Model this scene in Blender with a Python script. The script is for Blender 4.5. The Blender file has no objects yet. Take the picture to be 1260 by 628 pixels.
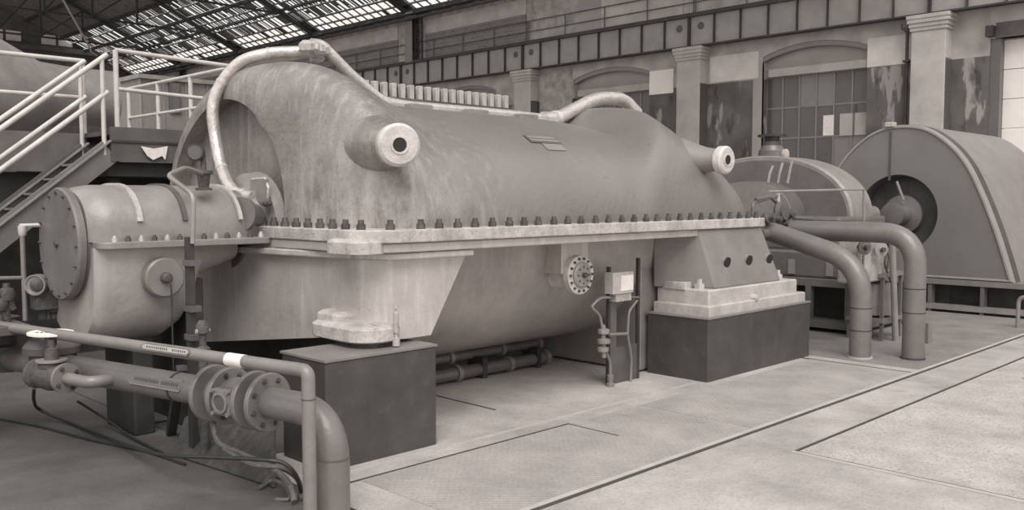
import bpy, bmesh, math, random
from math import sin, cos, pi, radians, sqrt, atan, atan2
from mathutils import Vector, Matrix
random.seed(7)
S = bpy.context.scene
COL = S.collection
# ---------------------------------------------------------------- camera
F = 1108.0
HEAD = pi/4
PITCH = atan(72/F)
CAM = Vector((0, 0, 2.3))
fwd = Vector((cos(HEAD)*cos(PITCH), sin(HEAD)*cos(PITCH), -sin(PITCH)))
rgt = Vector((sin(HEAD), -cos(HEAD), 0))
upv = rgt.cross(fwd)
cd = bpy.data.cameras.new('camera'); cam = bpy.data.objects.new('camera', cd); COL.objects.link(cam)
cd.sensor_width = 36; cd.lens = 36*F/1260; cd.clip_end = 400
cam.location = CAM; cam.rotation_euler = (pi/2-PITCH, 0, HEAD-pi/2)
S.camera = cam
# turn a measured image point into a point on a plane of the hall
def _on(ax, x, y, v):
    d = fwd*F + rgt*(x-630) + upv*(314-y)
    return CAM + d*((v-CAM[ax])/d[ax])
def onx(x, y, v): return _on(0, x, y, v)
def ony(x, y, v): return _on(1, x, y, v)
def onz(x, y, v): return _on(2, x, y, v)

# ---------------------------------------------------------------- materials
def sep(v): return (min(v*1.072, 1), v*0.982, v*0.932, 1)
def mat(name, v, rough=0.6, metal=0.0, var=0.25, scale=3.0, bump=0.0, bscale=40.0, spots=0.0, spot_v=None,
        streak=0.0, fine=0.0, stretch=(1, 1, 1), spec=0.5):
    m = bpy.data.materials.new(name); m.use_nodes = True
    nt = m.node_tree; N = nt.nodes; L = nt.links
    b = N['Principled BSDF']; b.inputs['Roughness'].default_value = rough; b.inputs['Metallic'].default_value = metal
    b.inputs['Specular IOR Level'].default_value = spec
    tc = N.new('ShaderNodeTexCoord'); mp = N.new('ShaderNodeMapping'); mp.inputs['Scale'].default_value = stretch
    L.new(tc.outputs['Object'], mp.inputs['Vector'])
    n = N.new('ShaderNodeTexNoise'); n.inputs['Scale'].default_value = scale; n.inputs['Detail'].default_value = 8
    n.inputs['Roughness'].default_value = 0.62
    L.new(mp.outputs[0], n.inputs['Vector'])
    r = N.new('ShaderNodeValToRGB'); r.color_ramp.elements[0].position = 0.3; r.color_ramp.elements[1].position = 0.7
    r.color_ramp.elements[0].color = sep(v*(1-var)); r.color_ramp.elements[1].color = sep(min(v*(1+var), .95))
    L.new(n.outputs['Fac'], r.inputs[0]); out = r.outputs[0]
    def mixin(fac, colr, cur):
        mx = N.new('ShaderNodeMix'); mx.data_type = 'RGBA'
        L.new(fac, mx.inputs[0]); L.new(cur, mx.inputs[6]); mx.inputs[7].default_value = colr
        return mx.outputs[2]
    def ramp(src, a, bb, hi):
        q = N.new('ShaderNodeValToRGB'); q.color_ramp.elements[0].position = a; q.color_ramp.elements[1].position = bb
        q.color_ramp.elements[0].color = (0, 0, 0, 1); q.color_ramp.elements[1].color = (hi, hi, hi, 1)
        L.new(src, q.inputs[0]); return q.outputs[0]
    if spots:
        n2 = N.new('ShaderNodeTexNoise'); n2.inputs['Scale'].default_value = scale*4.3; n2.inputs['Detail'].default_value = 10
        n2.inputs['Roughness'].default_value = 0.7; L.new(tc.outputs['Object'], n2.inputs['Vector'])
        out = mixin(ramp(n2.outputs['Fac'], 0.57, 0.70, spots), sep(spot_v if spot_v is not None else v*0.4), out)
    if streak:
        mp2 = N.new('ShaderNodeMapping'); mp2.inputs['Scale'].default_value = (7, 7, 0.8); L.new(tc.outputs['Object'], mp2.inputs['Vector'])
        n3 = N.new('ShaderNodeTexNoise'); n3.inputs['Scale'].default_value = 1.6; n3.inputs['Detail'].default_value = 6
        L.new(mp2.outputs[0], n3.inputs['Vector'])
        out = mixin(ramp(n3.outputs['Fac'], 0.52, 0.72, streak), sep(min(v*1.7, .9)), out)
    if fine:
        n4 = N.new('ShaderNodeTexNoise'); n4.inputs['Scale'].default_value = 38; n4.inputs['Detail'].default_value = 5
        L.new(tc.outputs['Object'], n4.inputs['Vector'])
        out = mixin(ramp(n4.outputs['Fac'], 0.5, 0.68, fine), sep(v*0.5), out)
        out = mixin(ramp(n4.outputs['Color'], 0.58, 0.75, fine), sep(min(v*1.6, .9)), out)
    L.new(out, b.inputs['Base Color'])
    if bump:
        nb = N.new('ShaderNodeTexNoise'); nb.inputs['Scale'].default_value = bscale; nb.inputs['Detail'].default_value = 6
        L.new(tc.outputs['Object'], nb.inputs['Vector'])
        bp = N.new('ShaderNodeBump'); bp.inputs['Strength'].default_value = bump; bp.inputs['Distance'].default_value = 0.02
        L.new(nb.outputs['Fac'], bp.inputs['Height']); L.new(bp.outputs[0], b.inputs['Normal'])
    m['_'] = 0
    return m

M = {}
M['hood'] = mat('worn silver casing paint', .225, .36, .2, .34, 1.7, .35, 14, .6, .12, .75, .3)
M['casing'] = mat('silver grey casing paint', .25, .42, .15, .14, 1.1, .15, 16, .18, .26, .12, .05)
M['belly'] = mat('lower casing paint', .34, .40, .2, .22, 1.3, .2, 12, .3, .2, .2, .12)
M['chest'] = mat('light chest paint', .47, .28, .25, .17, 1.5, .2, 10, .3, .2, .3, .12)
M['flange'] = mat('bright flange paint', .44, .5, .1, .3, 4, .4, 30, .6, .10, .3, .35)
M['bolt'] = mat('dirty bolt steel', .09, .5, .3, .5, 14, .2, 60)
M['nozzle'] = mat('chipped white nozzle paint', .50, .5, 0, .2, 6, .4, 30, .35, .3)
M['dark_hole'] = mat('dark bore', .02, .8, 0, .2, 5)
M['lagging'] = mat('silver foil lagging', .55, .3, .45, .18, 9, .5, 24, .2, .25)
M['plinth'] = mat('dark plinth paint', .058, .42, 0, .28, 2.2, .15, 30, .2, .16, .12, .1)
M['sole'] = mat('light sole plate paint', .42, .55, 0, .2, 5, .3, 30, .25, .28, 0, .15)
M['bracket'] = mat('grey bracket paint', .21, .45, .1, .15, 3, .1, 30, .15, .15)
M['hp'] = mat('grey turbine paint', .25, .42, .15, .22, 2.2, .2, 18, .25, .4, .1, .08)
M['hplow'] = mat('grey lower barrel paint', .34, .42, .15, .2, 2.2, .2, 18, .25, .2, .1, .08)
M['hpdisc'] = mat('dull cover paint', .155, .5, .1, .2, 2.5, .15, 25, .2, .1, 0, .1)
M['pipe'] = mat('grey pipe paint', .165, .38, .1, .14, 3, .12, 30, .15, .32, 0, .05)
M['pipe_light'] = mat('light pipe paint', .20, .42, .1, .14, 4, .12, 30, .2, .12, 0, .06)
M['rail'] = mat('pale railing paint', .52, .5, 0, .15, 6, .1, 30, .2, .3)
M['steel_dark'] = mat('dark structural steel', .045, .6, .1, .4, 3, .1, 20)
M['steel_mid'] = mat('grey structural steel', .10, .6, .1, .3, 2, .1, 20)
M['stair'] = mat('stair paint', .17, .5, .1, .2, 3, .1, 20)
M['girder'] = mat('grey girder paint', .29, .6, 0, .16, 1.5, .05, 20, .15, .1)
M['girder_dark'] = mat('dirty girder flange', .05, .7, 0, .3, 3)
M['plaster'] = mat('old pale plaster', .42, .9, 0, .22, .9, .2, 8, .35, .25, 0, .12)
M['plaster_mott'] = mat('mottled plaster', .36, .9, 0, .35, 3, .3, 10, .5, .2, 0, .3)
M['panel_brick'] = mat('grey brick panel', .19, .9, 0, .15, 1, .1, 8)
M['patch'] = mat('fresh pale plaster', .60, .9, 0, .15, 1.5, .2, 8, .3, .3)
M['tymp'] = mat('arch infill plaster', .34, .9, 0, .12, 1.2)
M['whiteblock'] = mat('white block infill', .82, .9, 0, .06, 1.2, .1, 8, .2, .6)
M['gen'] = mat('smooth grey enamel', .175, .36, .05, .08, 1.5, .03, 20)
M['genbody'] = mat('speckled grey enamel', .25, .5, .05, .1, 2, .1, 30, .2, .3, 0, .15)
M['genband'] = mat('pale rim enamel', .28, .4, .1, .1, 3)
M['recess'] = mat('dark recess', .075, .6, 0, .3, 3)  # dark tone inside the generator shaft opening
M['gendark'] = mat('dark band enamel', .09, .5, .1, .2, 3)
M['gear'] = mat('dark machine enamel', .14, .36, .1, .2, 2, .06, 20, .2, .28)
M['floor'] = mat('worn concrete floor', .375, .75, 0, .3, 1.1, .4, 30, .55, .25, 0, .4)
M['floor_rough'] = mat('gritty concrete panel', .42, .85, 0, .24, 1.8, .7, 60, .5, .28, 0, .7)
M['floor_dark'] = mat('grimy shaded floor', .10, .75, 0, .35, 1.1, .3, 30, .3, .15, 0, .25)  # dark tone also carries the shade over the left floor
M['floor_mid'] = mat('dusty dark concrete', .21, .85, 0, .25, 1.6, .6, 60, .5, .12, 0, .5)
M['kerb'] = mat('pale floor edging', .41, .7, 0, .15, 3, .2, 40, .3, .3)
M['joint'] = mat('joint dirt', .06, .9, 0, .3, 8)
M['gauge'] = mat('gauge body', .05, .4, .3, .3, 10)
M['cable'] = mat('black cable rubber', .03, .5, 0, .3, 8)
M['hose'] = mat('grey hose braid', .12, .5, .1, .35, 20, .4, 90)
M['board'] = mat('weathered board', .065, .8, 0, .4, 2.4, .3, 30, .3, .2, 0, .2, (1, 6, 6))
M['white'] = mat('white plate', .72, .5, 0, .12, 10, .1, 30)
M['label'] = mat('label plate', .36, .5, 0, .15, 10)
M['ink'] = mat('label ink', .05, .6, 0, .2, 10)
M['cabin'] = mat('cabin board', .20, .8, 0, .12, 2, 0, 20, 0, None, .2)
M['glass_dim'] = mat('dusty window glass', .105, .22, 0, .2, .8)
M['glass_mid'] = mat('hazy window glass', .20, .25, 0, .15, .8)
M['glass_bright'] = mat('pale window glass', .66, .5, 0, .1, .8)  # pale tone for the brightest panes
M['roofdark'] = mat('sooty roof boards', .13, .85, 0, .35, 2.5)
M['tank'] = mat('lagged vessel cover', .20, .6, 0, .25, 2, .2, 12, .3, .1)
M['rust'] = mat('rusty casting', .085, .7, .1, .4, 9, .4, 40, .3, .2)
# worn paint fades into the even paint of the middle casing
def hoodmix():
    m = M['hood']; nt = m.node_tree; N = nt.nodes; L = nt.links; b = N['Principled BSDF']
    src = b.inputs['Base Color'].links[0].from_socket
    tc = N.new('ShaderNodeTexCoord'); sx = N.new('ShaderNodeSeparateXYZ'); L.new(tc.outputs['Object'], sx.inputs[0])
    n = N.new('ShaderNodeTexNoise'); n.inputs['Scale'].default_value = 1.2; n.inputs['Detail'].default_value = 5; L.new(tc.outputs['Object'], n.inputs[0])
    ad = N.new('ShaderNodeMath'); ad.operation = 'MULTIPLY_ADD'; ad.inputs[1].default_value = 1.6; L.new(n.outputs['Fac'], ad.inputs[0]); L.new(sx.outputs['X'], ad.inputs[2])
    r = N.new('ShaderNodeMapRange'); r.inputs['From Min'].default_value = -1.9; r.inputs['From Max'].default_value = -.3; L.new(ad.outputs[0], r.inputs[0])
    q = N.new('ShaderNodeValToRGB'); q.color_ramp.elements[0].position = .3; q.color_ramp.elements[1].position = .7
    q.color_ramp.elements[0].color = sep(.19); q.color_ramp.elements[1].color = sep(.22); L.new(n.outputs['Fac'], q.inputs[0])
    mx = N.new('ShaderNodeMix'); mx.data_type = 'RGBA'; L.new(r.outputs[0], mx.inputs[0]); L.new(src, mx.inputs[6]); L.new(q.outputs[0], mx.inputs[7])
    # scuffed lighter wear along the joint and around the nozzle of the left hood
    n2 = N.new('ShaderNodeTexNoise'); n2.inputs['Scale'].default_value = 2.6; n2.inputs['Detail'].default_value = 10; n2.inputs['Roughness'].default_value = .7
    mp = N.new('ShaderNodeMapping'); mp.inputs['Scale'].default_value = (1.6, 1.6, .7); L.new(tc.outputs['Object'], mp.inputs[0]); L.new(mp.outputs[0], n2.inputs[0])
    zr_ = N.new('ShaderNodeMapRange'); zr_.inputs['From Min'].default_value = 3.1; zr_.inputs['From Max'].default_value = 2.05; L.new(sx.outputs['Z'], zr_.inputs[0])
    xr_ = N.new('ShaderNodeMapRange'); xr_.inputs['From Min'].default_value = -.9; xr_.inputs['From Max'].default_value = -2.3; L.new(ad.outputs[0], xr_.inputs[0])
    m1 = N.new('ShaderNodeMath'); m1.operation = 'MULTIPLY'; L.new(zr_.outputs[0], m1.inputs[0]); L.new(xr_.outputs[0], m1.inputs[1])
    r2 = N.new('ShaderNodeValToRGB'); r2.color_ramp.elements[0].position = .40; r2.color_ramp.elements[1].position = .62; L.new(n2.outputs['Fac'], r2.inputs[0])
    m2 = N.new('ShaderNodeMath'); m2.operation = 'MULTIPLY'; L.new(m1.outputs[0], m2.inputs[0]); L.new(r2.outputs[0], m2.inputs[1])
    m3 = N.new('ShaderNodeMath'); m3.operation = 'MULTIPLY'; m3.inputs[1].default_value = .9; L.new(m2.outputs[0], m3.inputs[0])
    mx2 = N.new('ShaderNodeMix'); mx2.data_type = 'RGBA'; L.new(m3.outputs[0], mx2.inputs[0]); L.new(mx.outputs[2], mx2.inputs[6]); mx2.inputs[7].default_value = sep(.46)
    # faint chips and grime over the whole casing
    n3 = N.new('ShaderNodeTexNoise'); n3.inputs['Scale'].default_value = 9; n3.inputs['Detail'].default_value = 10; n3.inputs['Roughness'].default_value = .72; L.new(tc.outputs['Object'], n3.inputs[0])
    r3 = N.new('ShaderNodeValToRGB'); r3.color_ramp.elements[0].position = .58; r3.color_ramp.elements[1].position = .74
    r3.color_ramp.elements[0].color = (0, 0, 0, 1); r3.color_ramp.elements[1].color = (.55, .55, .55, 1); L.new(n3.outputs['Fac'], r3.inputs[0])
    mx3 = N.new('ShaderNodeMix'); mx3.data_type = 'RGBA'; L.new(r3.outputs[0], mx3.inputs[0]); L.new(mx2.outputs[2], mx3.inputs[6]); mx3.inputs[7].default_value = sep(.12)
    L.new(mx3.outputs[2], b.inputs['Base Color'])
hoodmix()
# chequer plate floor
def chequer():
    m = mat('chequer plate', .35, .6, .1, .22, 1.4, 0, 30, .4, .25, 0, .35)
    nt = m.node_tree; N = nt.nodes; L = nt.links
    tc = N.new('ShaderNodeTexCoord'); mp = N.new('ShaderNodeMapping'); mp.inputs['Rotation'].default_value = (0, 0, pi/4)
    L.new(tc.outputs['Object'], mp.inputs[0])
    ck = N.new('ShaderNodeTexWave'); ck.inputs['Scale'].default_value = 6; L.new(mp.outputs[0], ck.inputs[0])
    mp2 = N.new('ShaderNodeMapping'); mp2.inputs['Rotation'].default_value = (0, 0, -pi/4); L.new(tc.outputs['Object'], mp2.inputs[0])
    c2 = N.new('ShaderNodeTexWave'); c2.inputs['Scale'].default_value = 6; L.new(mp2.outputs[0], c2.inputs[0])
    mm = N.new('ShaderNodeMath'); mm.operation = 'MAXIMUM'; L.new(ck.outputs['Fac'], mm.inputs[0]); L.new(c2.outputs['Fac'], mm.inputs[1])
    bp = N.new('ShaderNodeBump'); bp.inputs['Strength'].default_value = .5; bp.inputs['Distance'].default_value = .01
    L.new(mm.outputs[0], bp.inputs['Height']); L.new(bp.outputs[0], N['Principled BSDF'].inputs['Normal'])
    return m
M['chequer'] = chequer()
# brick clerestory
def brick():
    m = mat('clerestory brick', .2, .9)
    nt = m.node_tree; N = nt.nodes; L = nt.links
    tc = N.new('ShaderNodeTexCoord'); mp = N.new('ShaderNodeMapping'); mp.inputs['Rotation'].default_value = (pi/2, 0, pi/2)
    sx = N.new('ShaderNodeSeparateXYZ'); cx = N.new('ShaderNodeCombineXYZ')
    L.new(tc.outputs['Object'], sx.inputs[0]); L.new(sx.outputs['Y'], cx.inputs['X']); L.new(sx.outputs['Z'], cx.inputs['Y'])
    b = N.new('ShaderNodeTexBrick'); b.inputs['Scale'].default_value = 1.6
    b.inputs['Color1'].default_value = sep(.20); b.inputs['Color2'].default_value = sep(.155); b.inputs['Mortar'].default_value = sep(.29)
    b.inputs['Mortar Size'].default_value = .012
    L.new(cx.outputs[0], b.inputs[0]); L.new(b.outputs['Color'], N['Principled BSDF'].inputs['Base Color'])
    return m
M['brick'] = brick()
# wall: pale plaster above, dark painted dado below a height, with flaking edges
def dado(name, pale, dark, zline):
    m = bpy.data.materials.new(name); m.use_nodes = True
    nt = m.node_tree; N = nt.nodes; L = nt.links; b = N['Principled BSDF']; b.inputs['Roughness'].default_value = .85
    tc = N.new('ShaderNodeTexCoord'); sx = N.new('ShaderNodeSeparateXYZ'); L.new(tc.outputs['Object'], sx.inputs[0])
    def noise(s, d=8, st=None):
        n = N.new('ShaderNodeTexNoise'); n.inputs['Scale'].default_value = s; n.inputs['Detail'].default_value = d
        if st:
            mp = N.new('ShaderNodeMapping'); mp.inputs['Scale'].default_value = st; L.new(tc.outputs['Object'], mp.inputs[0]); L.new(mp.outputs[0], n.inputs[0])
        else: L.new(tc.outputs['Object'], n.inputs[0])
        return n.outputs['Fac']
    def ramp(src, a, bb, c0, c1):
        q = N.new('ShaderNodeValToRGB'); q.color_ramp.elements[0].position = a; q.color_ramp.elements[1].position = bb
        q.color_ramp.elements[0].color = c0; q.color_ramp.elements[1].color = c1; L.new(src, q.inputs[0]); return q.outputs[0]
    pc = ramp(noise(1.3), .3, .7, sep(pale*.75), sep(pale*1.2))
    dc = ramp(noise(1.0), .35, .65, sep(dark*.75), sep(dark*1.25))
    st = ramp(noise(1.1, 6, (1, 1.8, .5)), .565, .60, (0, 0, 0, 1), (1, 1, 1, 1))
    m1 = N.new('ShaderNodeMix'); m1.data_type = 'RGBA'; L.new(st, m1.inputs[0]); L.new(dc, m1.inputs[6]); m1.inputs[7].default_value = sep(pale*.75)
    s2 = ramp(noise(1.5, 8, (1, 1.6, .6)), .56, .66, (0, 0, 0, 1), (.8, .8, .8, 1))
    m3 = N.new('ShaderNodeMix'); m3.data_type = 'RGBA'; L.new(s2, m3.inputs[0]); L.new(m1.outputs[2], m3.inputs[6]); m3.inputs[7].default_value = sep(.04)
    gt = N.new('ShaderNodeMath'); gt.operation = 'GREATER_THAN'; gt.inputs[1].default_value = zline; L.new(sx.outputs['Z'], gt.inputs[0])
    m2 = N.new('ShaderNodeMix'); m2.data_type = 'RGBA'; L.new(gt.outputs[0], m2.inputs[0]); L.new(m3.outputs[2], m2.inputs[6]); L.new(pc, m2.inputs[7])
    L.new(m2.outputs[2], b.inputs['Base Color'])
    bp = N.new('ShaderNodeBump'); bp.inputs['Strength'].default_value = .3; L.new(noise(7), bp.inputs['Height']); L.new(bp.outputs[0], b.inputs['Normal'])
    return m
M['wall'] = dado('wall with dark dado', .40, .115, 6.38)
# roof glass
def glassm():
    m = bpy.data.materials.new('dirty roof glass'); m.use_nodes = True
    nt = m.node_tree; N = nt.nodes; L = nt.links
    for n in list(N):
        if n.type != 'OUTPUT_MATERIAL': N.remove(n)
    t = N.new('ShaderNodeBsdfTransparent'); t.inputs[0].default_value = (.97, .965, .95, 1)
    d = N.new('ShaderNodeBsdfTranslucent'); d.inputs[0].default_value = sep(.7)
    nz = N.new('ShaderNodeTexNoise'); nz.inputs['Scale'].default_value = 3
    tc = N.new('ShaderNodeTexCoord'); L.new(tc.outputs['Object'], nz.inputs[0])
    r = N.new('ShaderNodeValToRGB'); r.color_ramp.elements[0].position = .45; r.color_ramp.elements[1].position = .75
    r.color_ramp.elements[0].color = (.03, .03, .03, 1); r.color_ramp.elements[1].color = (.5, .5, .5, 1); L.new(nz.outputs['Fac'], r.inputs[0])
    mx = N.new('ShaderNodeMixShader'); L.new(r.outputs[0], mx.inputs[0]); L.new(t.outputs[0], mx.inputs[1]); L.new(d.outputs[0], mx.inputs[2])
    L.new(mx.outputs[0], [n for n in N if n.type == 'OUTPUT_MATERIAL'][0].inputs[0])
    return m
M['roofglass'] = glassm()

# ---------------------------------------------------------------- mesh helpers
class MB:
    def __init__(s): s.v = []; s.f = []; s.sm = []
    def add(s, vs, fs, smooth=False):
        o = len(s.v); s.v += [Vector(v) for v in vs]
        for f in fs: s.f.append([i+o for i in f]); s.sm.append(smooth)
        return s
    def box(s, a, b, rot=0, c=None):
        x0, x1 = sorted((a[0], b[0])); y0, y1 = sorted((a[1], b[1])); z0, z1 = sorted((a[2], b[2]))
        vs = [Vector(p) for p in ((x0, y0, z0), (x1, y0, z0), (x1, y1, z0), (x0, y1, z0), (x0, y0, z1), (x1, y0, z1), (x1, y1, z1), (x0, y1, z1))]
        if rot:
            cc = c or Vector(((x0+x1)/2, (y0+y1)/2, (z0+z1)/2)); R = Matrix.Rotation(rot, 3, 'Z'); vs = [cc+R@(v-cc) for v in vs]
        return s.add(vs, [(0, 3, 2, 1), (4, 5, 6, 7), (0, 1, 5, 4), (1, 2, 6, 5), (2, 3, 7, 6), (3, 0, 4, 7)])
    def cbox(s, a, b, e=.02):  # box with chamfered vertical and top edges
        x0, y0, z0 = a; x1, y1, z1 = b
        lo = [(x0+e, y0), (x1-e, y0), (x1, y0+e), (x1, y1-e), (x1-e, y1), (x0+e, y1), (x0, y1-e), (x0, y0+e)]
        hi = [(x0+2*e, y0+e), (x1-2*e, y0+e), (x1-e, y0+2*e), (x1-e, y1-2*e), (x1-2*e, y1-e), (x0+2*e, y1-e), (x0+e, y1-2*e), (x0+e, y0+2*e)]
        return s.loft([[(p[0], p[1], z0) for p in lo], [(p[0], p[1], z1-e) for p in lo], [(p[0], p[1], z1) for p in hi]], True, True, False)
    def beam(s, p, q, w, h, upd=(0, 0, 1)):
        p = Vector(p); q = Vector(q); d = (q-p).normalized(); u = Vector(upd)
        if abs(d.dot(u)) > .99: u = Vector((1, 0, 0))
        a = d.cross(u).normalized(); b = a.cross(d).normalized()
        vs = [c + a*i*w/2 + b*j*h/2 for c in (p, q) for i, j in ((-1, -1), (1, -1), (1, 1), (-1, 1))]
        return s.add(vs, [(0, 1, 2, 3), (7, 6, 5, 4), (0, 4, 5, 1), (1, 5, 6, 2), (2, 6, 7, 3), (3, 7, 4, 0)])
    def loft(s, rings, cap0=True, cap1=True, smooth=True, closed=True):
        o = len(s.v); n = len(rings[0]); s.v += [Vector(p) for r in rings for p in r]
        for i in range(len(rings)-1):
            for j in range(n if closed else n-1):
                k = (j+1) % n
                s.f.append([o+i*n+j, o+i*n+k, o+(i+1)*n+k, o+(i+1)*n+j]); s.sm.append(smooth)
        if cap0: s.f.append([o+j for j in range(n)][::-1]); s.sm.append(False)
        if cap1: s.f.append([o+(len(rings)-1)*n+j for j in range(n)]); s.sm.append(False)
        return s
    def lathe(s, c, ax, prof, n=32, cap=True, smooth=True):
        c = Vector(c); ax = Vector(ax).normalized(); u = Vector((0, 0, 1)) if abs(ax.z) < .9 else Vector((1, 0, 0))
        a = ax.cross(u).normalized(); b = ax.cross(a).normalized()
        rings = [[c+ax*t+(a*cos(2*pi*k/n)+b*sin(2*pi*k/n))*max(r, .0004) for k in range(n)] for t, r in prof]
        return s.loft(rings, cap, cap, smooth)
    def cyl(s, p, q, r, n=20, r2=None):
        p = Vector(p); q = Vector(q); L = (q-p).length
        return s.lathe(p, q-p, [(0, r), (L, r if r2 is None else r2)], n)
    def tube(s, pts, r, n=12, rounds=0, smooth=True):
        P = [Vector(p) for p in pts]
        if rounds:
            Q = [P[0]]
            for i in range(1, len(P)-1):
                a, b, c = P[i-1], P[i], P[i+1]
                d = min(rounds, (a-b).length*.48, (c-b).length*.48)
                s0 = b+(a-b).normalized()*d; s1 = b+(c-b).normalized()*d
                for k in range(9):
                    t = k/8; Q.append(s0*(1-t)**2+b*2*t*(1-t)+s1*t*t)
            Q.append(P[-1]); P = Q
        T = []
        for i in range(len(P)):
            t = (P[min(i+1, len(P)-1)]-P[max(i-1, 0)]); T.append(t.normalized())
        u = Vector((0, 0, 1)) if abs(T[0].z) < .9 else Vector((1, 0, 0))
        a = T[0].cross(u).normalized(); rings = []
        for i, p in enumerate(P):
            a = (a-T[i]*a.dot(T[i])).normalized(); b = T[i].cross(a)
            rings.append([p+(a*cos(2*pi*k/n)+b*sin(2*pi*k/n))*r for k in range(n)])
        return s.loft(rings, True, True, smooth)
    def prism(s, poly, ax, v0, v1, smooth=False):
        def pt(p, v): return {0: (v, p[0], p[1]), 1: (p[0], v, p[1]), 2: (p[0], p[1], v)}[ax]
        return s.loft([[pt(p, v0) for p in poly], [pt(p, v1) for p in poly]], True, True, smooth)
    def build(s, name, m, parent=None, bevel=0, label=None, seg=2, sub=0):
        me = bpy.data.meshes.new(name)
        root = parent
        while root is not None and root.parent is not None: root = root.parent
        off = Vector(root.location) if root is not None else Vector((0, 0, 0))
        own = Vector((0, 0, 0))
        if root is None and s.v:
            n = len(s.v); own = Vector((sum(v.x for v in s.v)/n, sum(v.y for v in s.v)/n, min(v.z for v in s.v)))
            off = own
        me.from_pydata([tuple(v-off) for v in s.v], [], s.f)
        bm = bmesh.new(); bm.from_mesh(me); bmesh.ops.recalc_face_normals(bm, faces=bm.faces); bm.to_mesh(me); bm.free()
        me.polygons.foreach_set('use_smooth', s.sm)
        if any(s.sm): me.set_sharp_from_angle(angle=radians(36))
        o = bpy.data.objects.new(name, me); COL.objects.link(o)
        me.materials.append(M[m])
        if root is None: o.location = own
        else: o.parent = parent
        if bevel:
            md = o.modifiers.new('b', 'BEVEL'); md.width = bevel; md.segments = seg; md.limit_method = 'ANGLE'; md.angle_limit = radians(40)
        if label: o['label'] = label
        return o
def tag(o, label, cat, group=None):
    o['label'] = label; o['category'] = cat
    if group: o['group'] = group
    return o
def thing(name, loc, label, cat, group=None):
    o = bpy.data.objects.new(name, None); COL.objects.link(o); o.location = Vector(loc); o.empty_display_size = .2
    return tag(o, label, cat, group)
def struct(o):
    o['kind'] = 'structure'; return o
def B(a, b): return MB().box(a, b)
def copy_tree(o, off, label=None, parent=None):
    c = o.copy(); COL.objects.link(c)
    if parent is None: c.location = Vector(o.location)+Vector(off)
    else: c.parent = parent
    if label: c['label'] = label
    for ch in list(o.children): copy_tree(ch, off, None, c)
    return c
def bolts_ring(parent, c, ax, R, n, r=.014, h=.02, m='bolt', name='bolt', a0=0):
    c = Vector(c); ax = Vector(ax).normalized(); u = Vector((0, 0, 1)) if abs(ax.z) < .9 else Vector((1, 0, 0))
    a = ax.cross(u).normalized(); b = ax.cross(a).normalized()
    for k in range(n):
        t = a0+2*pi*k/n; p = c+(a*cos(t)+b*sin(t))*R
        MB().lathe(p-ax*.004, ax, [(0, r), (h*.6, r), (h*.6, r*.55), (h, r*.5)], 6, smooth=False).build(name, m, parent)

# ================================================================ FLOOR
struct(B((-14, -14, -.4), (60, 75, 0)).build('floor', 'floor'))
struct(B((-9, 5.38, 0), (3.74, 24, .006)).build('floor', 'floor_dark')); struct(B((3.77, 7.1, 0), (5.6, 24, .006)).build('floor', 'floor_dark'))                        # dark slabs left; shade is put into their colour along with grime
struct(B((7.45, -6, 0), (25, 2.2+1.62, .007)).build('floor', 'floor_rough'))                      # gritty panel right
struct(B((4.2, 4.54, 0), (7.9, 5.93, .005)).build('floor', 'chequer'))
struct(B((7.93, 4.54, 0), (11.9, 5.93, .005)).build('floor', 'chequer'))
struct(B((12.2, 4.55, 0), (25, 12.6, .005)).build('floor', 'floor_mid'))
tr = [((3.9, 4.44, 0), (20, 4.475, .009), 'joint'), ((3.9, 4.475, 0), (20, 4.53, .012), 'kerb'),
      ((7.40, -6, 0), (7.45, 3.86, .012), 'kerb'), ((7.45, 3.83, 0), (20, 3.855, .010), 'joint'), ((7.45, -6, .004), (7.47, 3.83, .010), 'joint'),
      ((4.1, 5.935, 0), (6.75, 5.955, .008), 'joint'), ((6.74, 5.3, .0), (6.76, 5.95, .007), 'joint'),
      ((6.64, 6.9, 0), (6.66, 8.05, .006), 'joint'), ((12.5, 2.2, .002), (12.52, 3.4, .011), 'joint'),
      ((3.74, -6, 0), (3.765, 12, .009), 'joint'), ((11.9, 4.54, 0), (11.93, 6.1, .008), 'joint'), ((3.9, 6.16, 0), (9.4, 6.19, .01), 'kerb')]
for i, (a, b, mm) in enumerate(tr): struct(B(a, b).build('trim_%d' % (i+1), mm))

# ================================================================ RIGHT-HAND WALL (X = 28.5)
XW = 28.5; XP = 28.0
def ywall(y0, y1, z0, z1, m='wall', x0=XW, x1=XW+.6):
    mb = B((x0, y0, z0), (x1, y1, z1))
    o = mb.build('wall_right', m); return struct(o)
def uncenter(o):  # keep the object origin at the world origin so that the dado height is true
    me = o.data; L = o.location.copy(); me.transform(Matrix.Translation(L)); o.location = (0, 0, 0); return o
YP = [2.0, 10.46, 18.93, 27.4, 35.85, 44.3, 52.8, 61.3]
ZG0, ZG1 = 7.72, 8.80
def arch(y0, y1, ztop_in, zs):
    # polygon in YZ above an arched opening
    n = 14; pts = []
    for k in range(n+1):
        t = k/n; y = y0+(y1-y0)*t; pts.append((y, zs+(ztop_in-zs)*sin(pi*t)**.8))
    return pts
opens = [(6.0, 8.9), (12.5, 16.2), (21.0, 24.9), (29.5, 33.4), (37.9, 41.8), (46.4, 50.3)]
last = -14.0
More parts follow.
